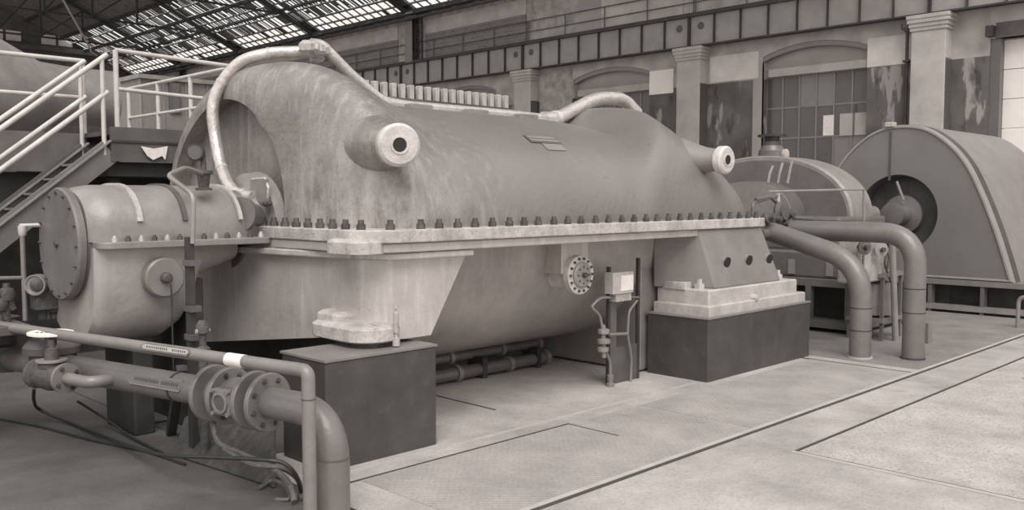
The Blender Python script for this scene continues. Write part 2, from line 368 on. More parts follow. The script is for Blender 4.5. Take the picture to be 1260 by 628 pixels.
for i, (a, b) in enumerate(opens):
    uncenter(ywall(last, a, 0, 9.4))
    if i == 0:
        uncenter(ywall(a, b, 6.86, 9.4, 'plaster'))
    else:
        pts = arch(a, b, 7.46, 7.12)
        uncenter(struct(MB().prism(pts+[(b, 9.4), (a, 9.4)], 0, XW, XW+.6).build('wall_right', 'wall')))
        # darker soffit ring of the arch
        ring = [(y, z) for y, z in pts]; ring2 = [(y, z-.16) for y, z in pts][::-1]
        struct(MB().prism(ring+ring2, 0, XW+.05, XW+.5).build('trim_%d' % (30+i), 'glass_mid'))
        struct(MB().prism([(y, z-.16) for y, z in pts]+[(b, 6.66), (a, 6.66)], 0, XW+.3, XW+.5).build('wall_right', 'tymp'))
        struct(B((XW+.06, a, 6.42), (XW+.5, b-.2, 6.68)).build('trim_%d' % (40+i), 'plaster'))
    last = b
uncenter(ywall(last, 70, 0, 9.4))
uncenter(ywall(-14, 70, 9.4, 11.3, 'plaster_mott'))
# fresh pale plaster strips next to openings
struct(B((XW-.02, 16.2, 2), (XW+.1, 16.55, 6.95)).build('trim_50', 'tymp'))
struct(B((XW-.03, 24.95, 3), (XW+.1, 26.8, 7.6)).build('trim_51', 'plaster_mott'))
struct(B((XW-.03, 19.9, 6.2), (XW+.1, 21.0, 7.1)).build('trim_52', 'whiteblock'))
struct(B((XW-.03, 11.0, 6.4), (XW+.05, 12.5, 7.3)).build('trim_61', 'patch'))
struct(B((XW-.03, 16.35, 6.42), (XW+.05, 18.3, 7.35)).build('trim_62', 'patch'))
# arched windows
def window(k, y0, y1, ztop, zbot, bright=False):
    fr = MB(); n = 6; w = (y1-y0)/n; x = XW+.35
    for j in range(n+1): fr.box((x-.04, y0+j*w-.03, zbot), (x+.04, y0+j*w+.03, ztop))
    zs = [zbot, zbot+1.05, zbot+2.1, zbot+3.15, ztop]
    for z in zs: fr.box((x-.035, y0, z-.03), (x+.035, y1, z+.03))
    f = struct(fr.build('window_%d' % k, 'glass_mid'))
    for j in range(n):
        for q in range(4):
            mm = 'glass_dim'
            if bright:
                if q == 3 and j in (2, 3): mm = 'glass_mid'
                elif q == 3: mm = 'glass_dim' if j % 2 else 'glass_dim'
                elif q == 0 and j in (0, 1): mm = 'glass_bright'
                elif q == 1 and j in (0, 1): mm = 'glass_mid'
            g = B((x-.01, y0+j*w+.03, zs[q]+.03), (x+.01, y0+(j+1)*w-.03, zs[q+1]-.03)).build('pane', mm, None)
            g.parent = f; g.location = Vector(g.location)-Vector(f.location)
    return f
window(1, 12.5, 16.2, 6.42, 2.2, True)
window(2, 21.0, 24.9, 6.42, 2.2)
for q, (a, b) in enumerate(opens[3:]): window(3+q, a, b, 6.42, 2.2)
# pale slabs standing in for the bright panes of the near window
struct(B((XW+.28, 13.72, 4.33), (XW+.31, 14.08, 5.0)).build('trim_53', 'white'))
struct(B((XW+.27, 12.55, 4.3), (XW+.30, 13.5, 5.02)).build('trim_54', 'plaster'))
struct(B((XW+.24, 13.0, 4.3), (XW+.27, 13.04, 5.3)).build('trim_55', 'glass_dim'))
# blocked doorway at the right
dm = MB()
for r in range(8): dm.box((XW+.35, 6.0, .02+r*.853), (XW+.55, 8.62, .02+r*.853+.835))
struct(dm.build('door_1', 'whiteblock', bevel=.01))
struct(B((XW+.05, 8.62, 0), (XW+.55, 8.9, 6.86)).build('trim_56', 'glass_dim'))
struct(B((XW-.02, 5.9, 6.86), (XW+.3, 8.75, 7.3)).build('trim_57', 'steel_mid'))
struct(B((XW-.3, 8.75, 6.9), (XW+.1, 8.95, 7.2)).build('trim_58', 'steel_dark'))
# pilasters with stepped capitals
for i, y in enumerate(YP):
    mb = MB().box((XP, y-.5, 0), (XW+.1, y+.5, 7.25))
    for k, (e, z0, z1) in enumerate(((.04, 7.25, 7.36), (.07, 7.36, 7.48), (.11, 7.48, 7.6), (.13, 7.6, ZG0))):
        mb.box((XP-e, y-.5-e, z0), (XW+.1, y+.5+e, z1))
    o = struct(mb.build('wall_right', 'plaster', bevel=.02))
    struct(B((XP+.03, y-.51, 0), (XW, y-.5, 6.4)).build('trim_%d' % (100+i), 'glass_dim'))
# girder bays
for i in range(len(YP)-1):
    y0, y1 = YP[i]+.01, YP[i+1]-.01; xg = XP+.1
    words = ['nearest to the blocked doorway', 'over the near arched window', 'over the second arched window', 'third bay beyond the near window',
             'fourth bay beyond the near window', 'fifth bay beyond the near window', 'farthest bay at the gable']
    g = thing('crane_girder', (xg, y0, ZG0), 'grey riveted steel crane girder on wall pilasters, '+words[i], 'girder', 'crane girder bays along the wall')
    B((xg, y0, ZG0), (xg+.03, y1, ZG1)).build('web', 'girder', g)
    B((xg-.14, y0, ZG0), (xg+.17, y1, ZG0+.05)).build('bottom_flange', 'girder_dark', g)
    B((xg-.16, y0, ZG1), (xg+.2, y1, ZG1+.06)).build('top_flange', 'girder_dark', g)
    for k in range(9):
        yy = y0+(y1-y0)*k/8
        B((xg-.12, min(yy, y1-.03), ZG0+.05), (xg, min(yy, y1-.03)+.03, ZG1)).build('stiffener', 'girder_dark', g)
    for yy in (y0+.45, y1-.45):
        MB().cyl((xg-.004, yy, ZG1-.35), (xg-.02, yy, ZG1-.35), .13, 16).build('hole_cover', 'bolt', g)
    B((xg-.04, y0, ZG1+.06), (xg+.04, y1, ZG1+.16)).build('crane_rail', 'girder_dark', g)
# walkway railing beside crane rail
for i in range(1, 7):
    y0, y1 = YP[i]+.02, YP[i+1]-.02; x = XW-.12
    nm = ['above the near arched window', 'above the second arched window', 'in the third bay', 'in the fourth bay', 'in the fifth bay', 'in the farthest bay'][i-1]
    r = thing('walkway_railing', (x, y0, ZG1+.06), 'thin dark walkway railing on top of the crane girder, '+nm, 'railing', 'railings along the crane walkway')
    for k in range(5):
        yy = y0+.02+(y1-y0-.04)*k/4
        MB().cyl((x, yy, ZG1+.05), (x, yy, ZG1+1.05), .022, 8).build('post', 'steel_mid', r)
    for z in (ZG1+1.05, ZG1+.6):
        MB().cyl((x, y0, z), (x, y1, z), .022, 8).build('rail', 'steel_mid', r)
# clerestory wall panels left of column; set in the upper wall
for i, (a, b) in enumerate(((27.6, 34.4), (36.6, 43.8), (44.8, 52), (53.3, 60), (61.5, 69))):
    struct(B((XW-.05, a, 8.9), (XW+.1, b, 10.2)).build('wall_right', 'brick'))
    struct(B((XW-.05, a, 10.2), (XW+.1, b, 10.85)).build('wall_right', 'plaster'))
struct(B((XW-.05, 19.5, 8.9), (XW+.1, 23.4, 11.3)).build('wall_right', 'plaster'))
struct(B((XW-.06, 23.4, 8.9), (XW+.1, 24.6, 11.3)).build('wall_right', 'tymp'))
# drain pipe & conduit
p = thing('downpipe', (XW-.3, 11.15, 0), 'dark vertical downpipe on the wall left of the nearest pilaster', 'pipe')
MB().cyl((XW-.3, 11.15, 0), (XW-.3, 11.15, 7.3), .05, 10).build('pipe', 'steel_dark', p)
MB().lathe((XW-.3, 11.15, 7.3), (0, 0, 1), [(0, .07), (.12, .2), (.25, .2)], 10).build('hopper', 'steel_mid', p)
for z in (2, 4.4, 6.4): B((XW-.38, 11.05, z), (XW-.04, 11.25, z+.06)).build('bracket', 'steel_dark', p)
# steel columns standing beside the upper wall
def upper_column(y, lab):
    c = thing('steel_column', (XW-.35, y, ZG1+.06), lab, 'column', 'steel columns above the crane girder')
    B((XW-.5, y, ZG1+.06), (XW-.47, y+.55, 11.3)).build('flange', 'pipe_light', c)
    B((XW-.47, y+.26, ZG1+.06), (XW-.13, y+.29, 11.3)).build('web', 'steel_mid', c)
    B((XW-.13, y, ZG1+.06), (XW-.10, y+.55, 11.3)).build('flange', 'steel_mid', c)
    lac = MB()
    for k in range(5):
        z = ZG1+.1+k*.48
        lac.beam((XW-.3, y-.5, z), (XW-.3, y-.05, z+.24), .05, .03); lac.beam((XW-.3, y-.05, z+.24), (XW-.3, y-.5, z+.48), .05, .03)
    lac.box((XW-.34, y-.56, ZG1+.06), (XW-.26, y-.5, 11.3)); lac.box((XW-.34, y-.06, ZG1+.06), (XW-.26, y, 11.3))
    lac.build('lacing', 'steel_dark', c)
upper_column(34.9, 'pale faced steel column standing on the girder below the eave, left of the mottled plaster')
upper_column(60.3, 'distant steel column standing on the girder near the gable')
# gable at the far left
struct(B((-10, 70, 0), (XW+.6, 70.6, 11.4)).build('wall_left', 'tank'))
TP = math.tan(radians(25)); ZE = 11.45
def zr(x): return ZE+TP*(XW-x) if x > 6 else ZE+TP*(XW-6)-TP*(6-x)
struct(MB().prism([(-10, 11.4), (XW+.6, 11.4), (6, zr(6)), (-10, zr(-10))], 1, 70, 70.6).build('wall_left', 'steel_mid'))
gw = MB()
for k in range(14):
    if k % 3 != 2: gw.box((12+k*1.15, 69.9, 13.2), (12+k*1.15+.95, 69.98, 13.9))
struct(gw.build('window_9', 'glass_bright'))
struct(B((8, 69.6, 12.7), (XW, 69.9, 13.05)).build('trim_59', 'steel_mid'))

# ================================================================ ROOF
U = Vector((-cos(radians(25)), 0, sin(radians(25))))     # up-slope direction
def rp(s, y, lift=0): return Vector((XW+.2, y, ZE))+U*s+Vector((sin(radians(25)), 0, cos(radians(25))))*lift
def slab(mb, s0, s1, y0, y1, th=.03, lift=0):
    a = [rp(s0, y0, lift), rp(s0, y1, lift), rp(s1, y1, lift), rp(s1, y0, lift)]; b = [rp(s0, y0, lift+th), rp(s0, y1, lift+th), rp(s1, y1, lift+th), rp(s1, y0, lift+th)]
    mb.add(a+b, [(0, 1, 2, 3), (7, 6, 5, 4), (0, 4, 5, 1), (1, 5, 6, 2), (2, 6, 7, 3), (3, 7, 4, 0)])
Y0, Y1 = 8.0, 70.0
bars = MB(); panes = MB(); boards = MB()
rows = [(.1, .62), (.68, 1.22)]
y = Y0
while y < Y1:
    for (a, b) in rows:
        if (y % 8.45) > .9:
            slab(panes, a, b, y+.03, y+.62, .01, .02)
            if random.random() < .13: slab(boards, a, b, y+.05, y+.6*random.uniform(.3, 1), .02, .04)
    slab(bars, 0, 1.3, y-.03, y+.03, .06, -.03)
    y += .65
for s in (0, .65, 1.25): slab(bars, s-.03, s+.04, Y0, Y1, .08, -.04)
y = 1.5
for k in range(9):
    slab(boards, .05, 1.3, 1.45+8.45*k, 2.4+8.45*k, .03, .05)
R = random.Random(5)
r0 = 1.3
for r in range(5):
    s0 = r0+r*.86; s1 = s0+.84
    y = Y0
    while y < Y1:
        w = R.uniform(.07, .20)
        if R.random() < .08: w = R.uniform(.4, .9)
        slab(boards, s0+R.uniform(0, .03), s1, y, y+w, .03, R.uniform(0, .03))
        gap = R.uniform(.04, .12)
        if R.random() < .42: gap = R.uniform(.12, .30)
        if R.random() < .12:
            a_ = R.uniform(.0, .5); slab(boards, s0+a_, s0+a_+R.uniform(.15, .4), y+w, y+w+gap, .02, .03)
        y += w+gap
    slab(bars, s0-.03, s0+.02, Y0, Y1, .07, -.07)
struct(boards.build('ceiling', 'roofdark')); struct(bars.build('ceiling', 'steel_mid')); struct(panes.build('window_10', 'roofglass'))
SX = r0+5*.86
dk = MB(); slab(dk, SX+.03, 24.8, Y0, 70, .08, 0)
struct(dk.build('ceiling', 'roofdark'))
# boards of the dark slope seen as planks / purlins
for k, s in enumerate((SX, 8.0, 10.5, 13.0, 15.5, 18, 20.5)):
    mb = MB(); slab(mb, s-.08, s+.08, Y0, 70, .2, -.2); struct(mb.build('trim_%d' % (70+k), 'steel_dark'))
for k, s in enumerate((2.55, 3.8)):
    mb = MB(); slab(mb, s-.05, s+.05, Y0, 70, .14, -.17); struct(mb.build('trim_%d' % (80+k), 'steel_dark'))
# eave lattice girder
struct(B((XW-.25, 8, 11.3), (XW+.2, 70, 11.48)).build('trim_91', 'steel_dark'))
struct(B((XW-.75, 8, 10.86), (XW-.6, 70, 10.98)).build('trim_92', 'steel_dark'))
lm = MB(); y = 8
while y < 69:
    lm.beam((XW-.67, y, 10.92), (XW-.2, y+.75, 11.35), .07, .06); lm.beam((XW-.2, y+.75, 11.35), (XW-.67, y+1.5, 10.92), .07, .06)
    y += 1.5
struct(lm.build('trim_93', 'steel_mid'))
struct(B((XW-.7, 8, 11.12), (XW+.1, 70, 11.16)).build('trim_94', 'steel_dark'))
# roof trusses
for k in range(4, 9):
    y = 1.9+8.45*(k-1) if k > 1 else 2
    lab = 'dark steel roof truss spanning the hall, ' + {4: 'nearest of the row', 5: 'second of the row', 6: 'third of the row', 7: 'fourth of the row', 8: 'farthest of the row'}[k]
    t = thing('roof_truss', (6, y, 11.2), lab, 'truss', 'roof trusses')
    B((-8, y-.05, 12.2), (XW-2.4, y+.05, 12.3)).build('bottom_chord', 'steel_dark', t)
    mb = MB(); mb.beam((XW-.1, y, ZE-.1), (6, y, zr(6)-.35), .16, .2); mb.beam((6, y, zr(6)-.35), (-8, y, zr(-8)-.35), .16, .2); mb.build('rafter', 'steel_dark', t)
    web = MB(); xs = [22, 19.5, 17, 14.5, 12, 9, 6, 3, 0, -3]
    for a, b in zip(xs[:-1], xs[1:]):
        web.beam((a, y, 12.3), (a, y, zr(a)-.3), .1, .1); web.beam((a, y, zr(a)-.3), (b, y, 12.3), .08, .08)
    web.build('web_members', 'steel_dark', t)
# sway rods
t = thing('tie_rod', (20, 40, 12), 'pale thin diagonal tie rod hanging under the dark roof at top left', 'rod')
MB().tube([onx(70, -14, 16.5), onx(103, 45, 20), onx(112, 62, 21.5)], .06, 8).build('rod', 'rail', t)
t = thing('wind_brace', (20, 55, 13), 'dim thin brace crossing below the dark roof', 'rod')
MB().tube([onx(40, 12, 17), onx(88, 35, 20)], .05, 8).build('rod', 'steel_mid', t)

# ================================================================ LOW PRESSURE TURBINE
YC = 8.85; ZF = 2.0; XA, XB = 4.80, 11.70
T = thing('low_pressure_turbine', (8.2, YC, .0), 'huge pale grey steam turbine casing with two domed hoods on dark plinths', 'turbine')
def sstep(a, b, x):
    t = max(0, min(1, (x-a)/(b-a))); return t*t*(3-2*t)
def upper():
    n = 72; rings = []; NX = 110; q = 2.4
    def er(d, r, e=2.4): return 1 if d >= r else max(0, 1-(1-max(d, 0)/r)**e)**(1/e)
    def ring(x, shrink=1.0):
        out = []
        for k in range(n+1):
            th = pi*k/n; sn = sin(th); cy = cos(th)
            bl = 5.18+.35*sn; wl = .40+.45*sn; br = 8.92+1.2*sn**1.3; wr = .26+.1*sn
            hl = 1-sstep(bl-wl, bl+wl, x); hr = sstep(br-wr, br+wr, x)
            h = 1.37+(1.95-1.37)*hl+(2.02-1.37)*hr; a = 2.20+.11*hl+.03*hr
            d0 = x-(XA+.12); d1 = XB-.12-x
            e0 = er(d0, .62)
            a *= er(d1, .6)*.2+.8; h *= er(d1, 3.0, 2)*.95+.05
            w = sstep(-.45, .25, cy)
            ia = 2.3*(.92+(.28-.92)*w)*shrink; ih = 1.8*(.86+(.62-.86)*w)*shrink
            a = ia+(a-ia)*e0; h = ih+(h-ih)*e0
            out.append((x, YC-a*abs(cy)**.94*(1 if cy > 0 else -1), ZF+h*sn**.94))
        return out
    r0 = ring(XA+.12, .97)
    rings.append([(p[0]+.22, p[1], p[2]) for p in r0]); rings.append(r0)
    for i in range(NX+1):
        rings.append(ring(XA+.12+(XB-XA-.24)*(.5-.5*cos(pi*i/NX))))
    m = MB(); m.loft(rings, True, True, True)
    return m
uc = upper().build('upper_casing', 'hood', T)
def rrect(x0, x1, y0, y1, r, n=8):
    pts = []
    for cx, cy, a in ((x1-r, y1-r, 0), (x0+r, y1-r, pi/2), (x0+r, y0+r, pi), (x1-r, y0+r, 1.5*pi)):
        for k in range(n+1): pts.append((cx+r*cos(a+pi/2*k/n), cy+r*sin(a+pi/2*k/n)))
    return pts
YN = 6.42; YFAR = 2*YC-YN
MB().prism(rrect(XA-.12, XB+.04, YN, YFAR, .42), 2, 1.88, 2.0).build('joint_flange', 'flange', T, .012)
MB().prism(rrect(XA-.10, XB-.9, YN+.05, YFAR-.05, .42), 2, 1.79, 1.876).build('lower_flange', 'chest', T, .012)
# bolts
def stud(x, y, parent=T, r=.042, h=.095):
    MB().lathe((x, y, 1.995), (0, 0, 1), [(0, r), (.006, r), (.055, r), (.055, r*.7), (h, r*.62)], 6, smooth=False).build('joint_bolt', 'bolt', parent)
rb = random.Random(3)
x = XA+.5
while x < XB-.2:
    stud(x, YN+.075); x += .232+rb.uniform(-.02, .02)
for a in (0.25, .75): 
    stud(XA-.12+.42-.345*cos(pi/2*a), YN+.42-.345*sin(pi/2*a))
for k in range(8): stud(XA-.04, YN+.5+k*.21)
for k in range(6): stud(XB-.04, YN+.5+k*.3)
for k in range(12):
    stud(XA+.45+k*.56, YFAR-.08)
# lower casing belly
def belly():
    rings = []; n = 40
    for i in range(31):
        x = 5.2+(10.9-5.2)*i/30
        ring = []
        for k in range(n+1):
            th = pi*k/n; ring.append((x, YC-1.86*cos(th)*1.0, 1.82-1.50*sin(th)**.9))
        rings.append(ring)
    return MB().loft(rings, True, True, True)
belly().build('lower_casing', 'belly', T)
# end chest left: rounded plan, side tapering down
def chest():
    rings = []
    for top, x1 in ((0, 5.5), (1, 6.0)):
        r = .36; pts = []
        for k in range(11):
            a = pi+pi/2*k/10; pts.append((4.86+r+r*cos(a), 6.60+r+r*sin(a), 1.80 if top else .975))
        pts += [(x1, 6.60, 1.8 if top else .975), (x1, 7.3, 1.8 if top else .95), (x1, 10.9, 1.8 if top else .62), (4.25, 10.9, 1.8 if top else .62), (4.50, 9.4, 1.8 if top else .70), (4.84, 7.3, 1.8 if top else .95)]
        rings.append(pts)
    return MB().loft(rings, True, True, True)
ch = chest().build('end_chest', 'chest', T)
md = ch.modifiers.new('es', 'EDGE_SPLIT'); md.split_angle = radians(35)
rimp = [p for p in rrect(4.80, 6.35, 6.50, 10.5, .40, 10) if not (p[0] < 5.3 and p[1] > 10)]+[]
rimp = [(5.98, 6.50), (5.98, 11.0), (4.17, 11.0), (4.43, 9.4)]+[(5.2-.4*cos(pi/2*k/10), 6.9-.4*sin(pi/2*k/10)) for k in range(11)]
MB().loft([[(p[0], p[1], z) for p in rimp] for z in (1.72, 1.785)], smooth=False).build('chest_rim', 'chest', T, .014)
# lower end body below chest
MB().box((5.0, 7.2, .45), (5.5, 10.6, .9)).build('chest_base', 'steel_dark', T)
# boss under flange at corner
MB().loft([[(p[0], p[1], z) for p in rrect(4.58+e, 4.95-e, 6.50+e, 7.05-e, .14-e*.5)] for z, e in ((1.785, 0), (1.89, .0), (1.92, .03))], smooth=False).build('corner_boss', 'flange', T, .01)
# foot pad
ft = MB().loft([[(p[0], p[1], z) for p in rrect(4.60+e, 5.14-e, 6.46+e, 7.42-e, .24)] for z, e in ((.985, .03), (1.0, 0), (1.11, 0), (1.135, .03), (1.15, .11))], smooth=False).build('support_foot', 'flange', T, .01)
MB().loft([[(p[0], p[1], z) for p in rrect(4.70, 5.1, 6.55, 7.15, .2)] for z in (.94, .99)], smooth=False).build('foot_shim', 'bolt', ft)
MB().loft([[(p[0], p[1], z) for p in rrect(4.68+e, 5.0-e, 6.95+e, 7.36-e, .1)] for z, e in ((1.1, 0), (1.2, .0), (1.23, .04))], smooth=False).build('weld_lug', 'flange', ft, .01)
# side web panel
# thermometer
q = ony(484, 408, 6.5)
tm = MB().lathe((q.x, 6.46, .95), (0, 0, 1), [(0, .035), (.07, .035), (.07, .014), (.12, .014), (.12, .026), (.30, .026), (.31, .012), (.34, .012), (.34, .022), (.37, .02)], 12).build('thermometer_pocket', 'flange', T)
# nozzles
def nozzle(x, z, y0, tilt=0, R=.185, rootp=((-.75, .30), (-.55, .235), (-.42, .195), (-.3, .165), (-.16, .15), (-.1, .145)), rm='casing'):
    c = Vector((x, y0, z)); ax = Vector((tilt, -1, -.03))
    nz = MB().lathe(c, ax, rootp, 32).build('nozzle', rm, T)
    MB().lathe(c, ax, [(-.13, .14), (-.12, R-.02), (-.10, R), (-.01, R), (.012, R-.025), (.014, .07), (-.05, .06)], 36, True).build('nozzle_flange', 'nozzle', nz)
    MB().lathe(c, ax, [(-.052, .062), (.003, .062), (.017, .060)], 24).build('bore', 'dark_hole', nz)
    r = MB().lathe(c, ax, [(.010, .062), (.022, .066), (.022, .085), (.010, .09)], 24, False).build('bore_lip', 'nozzle', nz)
nozzle(5.0, 2.76, 6.42, -.42, .195, ((-.9, .34), (-.6, .27), (-.42, .215), (-.30, .175), (-.2, .152), (-.1, .148)), 'hood')
nozzle(10.42, 2.78, 6.42, -.05)
# nameplate on the middle casing (curved)
def plate(x0, x1, a0, a1, m, off, sh=.10):
    mb = MB(); g = []
    for i in range(7):
        th = a0+(a1-a0)*i/6
        g.append([(x0+(x1-x0)*j/4-sh*i/6*(-1), YC-(2.20+off)*cos(th)**.94, ZF+(1.37+off)*sin(th)**.94) for j in range(5)])
    mb.loft(g, False, False, False, False); return mb
npp = plate(7.45, 7.98, radians(46), radians(40.5), 'hp', .012, 0).build('name_plate', 'gear', T)
plate(7.475, 7.955, radians(45.3), radians(43.4), 'hp', .016, 0).build('plate_field', 'casing', npp)
plate(7.475, 7.955, radians(43.0), radians(41.4), 'hp', .016, 0).build('plate_field', 'casing', npp)
n2 = plate(7.62, 7.95, radians(40.3), radians(36), 'hp', .008, 0).build('name_plate', 'casing', T)
# flanged port on the belly
c = ony(722, 339, 6.62)
po = MB().box((c.x-.25, 6.78, 1.42), (c.x+.22, 7.3, 1.78)).build('port_backing', 'chest', T, .01)
MB().lathe((c.x, 6.98, c.z), (0, -1, 0), [(-.25, .17), (0, .17), (.2, .17), (.2, .225), (.27, .225), (.28, .15)], 36).build('port_flange', 'nozzle', po)
MB().lathe((c.x, 6.70, c.z), (0, -1, 0), [(-.01, .15), (.02, .15), (.035, .13)], 30).build('port_cover', 'hp', po)
bolts_ring(po, (c.x, 6.70, c.z), (0, -1, 0), .188, 14, .016, .026)
bolts_ring(po, (c.x, 6.67, c.z), (0, -1, 0), .095, 8, .014, .02)
MB().cyl((c.x, 6.68, c.z), (c.x, 6.62, c.z), .03, 10).build('port_plug', 'bolt', po)
# right exhaust box
MB().box((9.42, 7.06, .02), (11.6, 10.4, 1.8)).build('condenser_neck', 'hp', T, .03)
# right support bracket
br = MB(); 
y0, yf = 6.32, 6.26
A_ = [(9.95, yf, 1.12), (11.62, yf, 1.12), (11.40, 6.46, 1.88), (9.84, 6.46, 1.88)]
Bk = [(9.62, 7.0, 1.12), (11.62, 7.3, 1.12), (11.40, 7.3, 1.88), (9.60, 7.0, 1.88)]
br.add(A_+Bk, [(0, 1, 2, 3), (7, 6, 5, 4), (0, 3, 7, 4), (1, 5, 6, 2), (3, 2, 6, 7), (0, 4, 5, 1)])
bo = br.build('support_bracket', 'bracket', T, .02)
for px, py in ((892, 322), (919, 319.6), (944, 318)):
    q = ony(px, py, 6.36)
    MB().lathe((q.x, q.y+.03, q.z), (0, -1, -.2), [(0, .083), (.055, .083), (.06, .07), (.0, .065)], 24).build('hole_rim', 'bracket', bo)
    MB().lathe((q.x, q.y+.01, q.z), (0, -1, -.2), [(0, .07), (.058, .068)], 24).build('bracket_hole', 'dark_hole', bo)
s1 = MB().cbox((9.62, 6.14, .80), (12.12, 7.0, .93), .012).build('sole_plate', 'sole', T)
s2 = MB().cbox((9.70, 6.20, .93), (11.98, 7.0, 1.12), .015).build('sole_plate', 'sole', T)
MB().lathe((10.75, 6.2, .95), (0, -1, 0), [(0, .05), (.07, .045), (.08, .02)], 8).build('jacking_bolt', 'sole', s1)
for x in (9.86, 11.88):
    MB().lathe((x, 6.45, 1.12), (0, 0, 1), [(0, .07), (.06, .07), (.06, .04), (.12, .035)], 6, smooth=False).build('holding_bolt', 'sole', s2)
B((9.68, 6.55, 1.1), (9.95, 6.9, 1.2)).build('key_block', 'flange', s2, .01)
# top ridge seam
MB().beam((6.6, YC-.02, ZF+1.40), (9.8, YC-.02, ZF+1.40), .16, .07).build('top_seam', 'flange', T, .01)
for k in range(3):
    x = 6.9+k*.95; B((x, YC-.22, ZF+1.33), (x+.35, YC+.1, ZF+1.43)).build('seam_lug', 'hp', T, .01)
# gland housing in the left end face
MB().lathe((4.95, YC, 1.95), (-1, 0, 0), [(0, .62), (.12, .60), (.16, .45), (.3, .42)], 36).build('gland_housing', 'hp', T)
# plinths
P1 = thing('plinth', (4.8, 6.6, 0), 'dark painted concrete plinth in the foreground under the left end of the turbine', 'plinth', 'turbine plinths')
MB().cbox((4.13, 6.32, 0), (5.33, 7.0, .92), .008).build('block', 'plinth', P1)
B((4.12, 6.31, .92), (5.34, 7.02, .94)).build('cap', 'pipe_light', P1)
P2 = thing('plinth', (10.8, 6.4, 0), 'long dark plinth under the bracket with three holes at the right end of the turbine', 'plinth', 'turbine plinths')
MB().cbox((9.50, 6.08, 0), (12.15, 7.0, .78), .008).build('block', 'plinth', P2)
B((9.49, 6.07, .78), (12.16, 7.02, .80)).build('cap', 'bracket', P2)
# pipes under belly
U_ = thing('drain_pipe', (7, 7.7, 0), 'pair of drain pipes with collars lying on the floor beneath the turbine belly', 'pipe')
a = onz(535, 462, .16); b = onz(680, 432, .16)
for (z, dy, r, m_) in ((.11, 0, .08, 'gear'), (.29, .14, .065, 'gear')):
    MB().tube([(a.x-.1, 8.3+dy, z), (9.0, 8.3+dy, z)], r, 14).build('pipe', m_, U_)
    for x in (6.4, 7.3, 8.2, 8.9): MB().cyl((x, 8.3+dy, z), (x+.06, 8.3+dy, z), r+.025, 14).build('collar', 'hp' if x > 7 else 'bolt', U_)
for x in (6.6, 7.7, 8.7): B((x, 8.22, 0), (x+.08, 8.5, .26)).build('support', 'steel_dark', U_)

# ---------------------------------------------------------------- lagged pipes over the turbine
AP = thing('lagged_pipe', (4.9, 9, 2.2), 'bright silver lagged pipe arching over the left hood to a flange', 'pipe')
pts = [ony(312, 243, 8.55), ony(300, 241, 8.72), ony(285, 233, 8.95), ony(273, 208, 9.3), ony(265, 170, 9.5), ony(262, 132, 9.55), ony(273, 102, 9.5), ony(297, 76, 9.35), ony(330, 66, 9.15), ony(360, 64, 9.0), ony(392, 64, 8.9)]
# smooth by Catmull-Rom
def crom(P, n=6):
    P = [Vector(p) for p in P]; Q = []
    for i in range(len(P)-1):
        p0, p1, p2, p3 = P[max(i-1, 0)], P[i], P[i+1], P[min(i+2, len(P)-1)]
        for k in range(n):
            t = k/n; Q.append(.5*((2*p1)+(p2-p0)*t+(2*p0-5*p1+4*p2-p3)*t*t+(3*p1-p0-3*p2+p3)*t**3))
    Q.append(P[-1]); return Q
MB().tube(crom(pts), .066, 16).build('pipe', 'lagging', AP)
for k in (1, 3, 6, 8): 
    Q = crom(pts); i = k*6; d = (Q[i+1]-Q[i]).normalized(); MB().cyl(Q[i]-d*.01, Q[i]+d*.02, .071, 16).build('clamp_band', 'flange', AP)
q = ony(388, 60, 8.9)
jb = MB()
rj = random.Random(2)
for k in range(7):
    p = q+Vector((rj.uniform(-.18, .12), rj.uniform(-.1, .1), rj.uniform(-.07, .09)))
    jb.lathe(p+Vector((0, 0, -.08)), (rj.uniform(-.3, .3), rj.uniform(-.3, .3), 1), [(0, .05), (.03, .09), (.1, .09), (.14, .04)], 8)
jb.build('torn_lagging', 'flange', AP)
p = ony(317, 234, 8.55)
fb = MB().box((p.x-.02, p.y-.2, p.z-.13), (p.x+.02, p.y+.12, p.z+.11)).build('end_bracket', 'hp', AP)
MB().tube([(p.x, p.y+.1, p.z+.11), (p.x, p.y-.16, p.z+.12), (p.x, p.y-.22, p.z+.02), (p.x, p.y-.2, p.z-.13), (p.x, p.y+.1, p.z-.15)], .016, 8).build('bracket_frame', 'flange', AP)
MB().lathe((p.x-.02, p.y-.18, p.z-.14), (-.2, -1, .1), [(0, .03), (.05, .04), (.1, .045), (.14, .02)], 10).build('knob', 'rust', AP)
TPp = thing('lagged_pipe', (8, 8.55, 3.5), 'silver lagged pipe running along the turbine top and bent over the right hood', 'pipe')
pts = [ony(383, 54, 8.9), ony(396, 55, 8.9), ony(432, 92, 8.9), ony(470, 124, 8.88), ony(500, 130, 8.85), ony(560, 135, 8.85), ony(640, 142, 8.85), ony(672, 146, 8.85)]
MB().tube(pts, .062, 14, .1).build('pipe', 'lagging', TPp)
pts = [ony(668, 146, 8.85), ony(686, 146, 8.85), ony(735, 120, 8.85), ony(768, 122, 8.85), ony(784, 140, 8.8)]
MB().tube(pts, .10, 14, .3).build('pipe_bend', 'lagging', TPp)
MB().tube([v+Vector((0, -.1, -.12)) for v in [ony(700, 144, 8.85), ony(738, 128, 8.85), ony(764, 130, 8.85)]], .04, 10, .1).build('tracer_tube', 'lagging', TPp)
a = ony(684, 146, 8.85); MB().cyl(a-Vector((.05, 0, 0)), a+Vector((.05, 0, 0)), .115, 14).build('elbow_joint', 'nozzle', TPp)
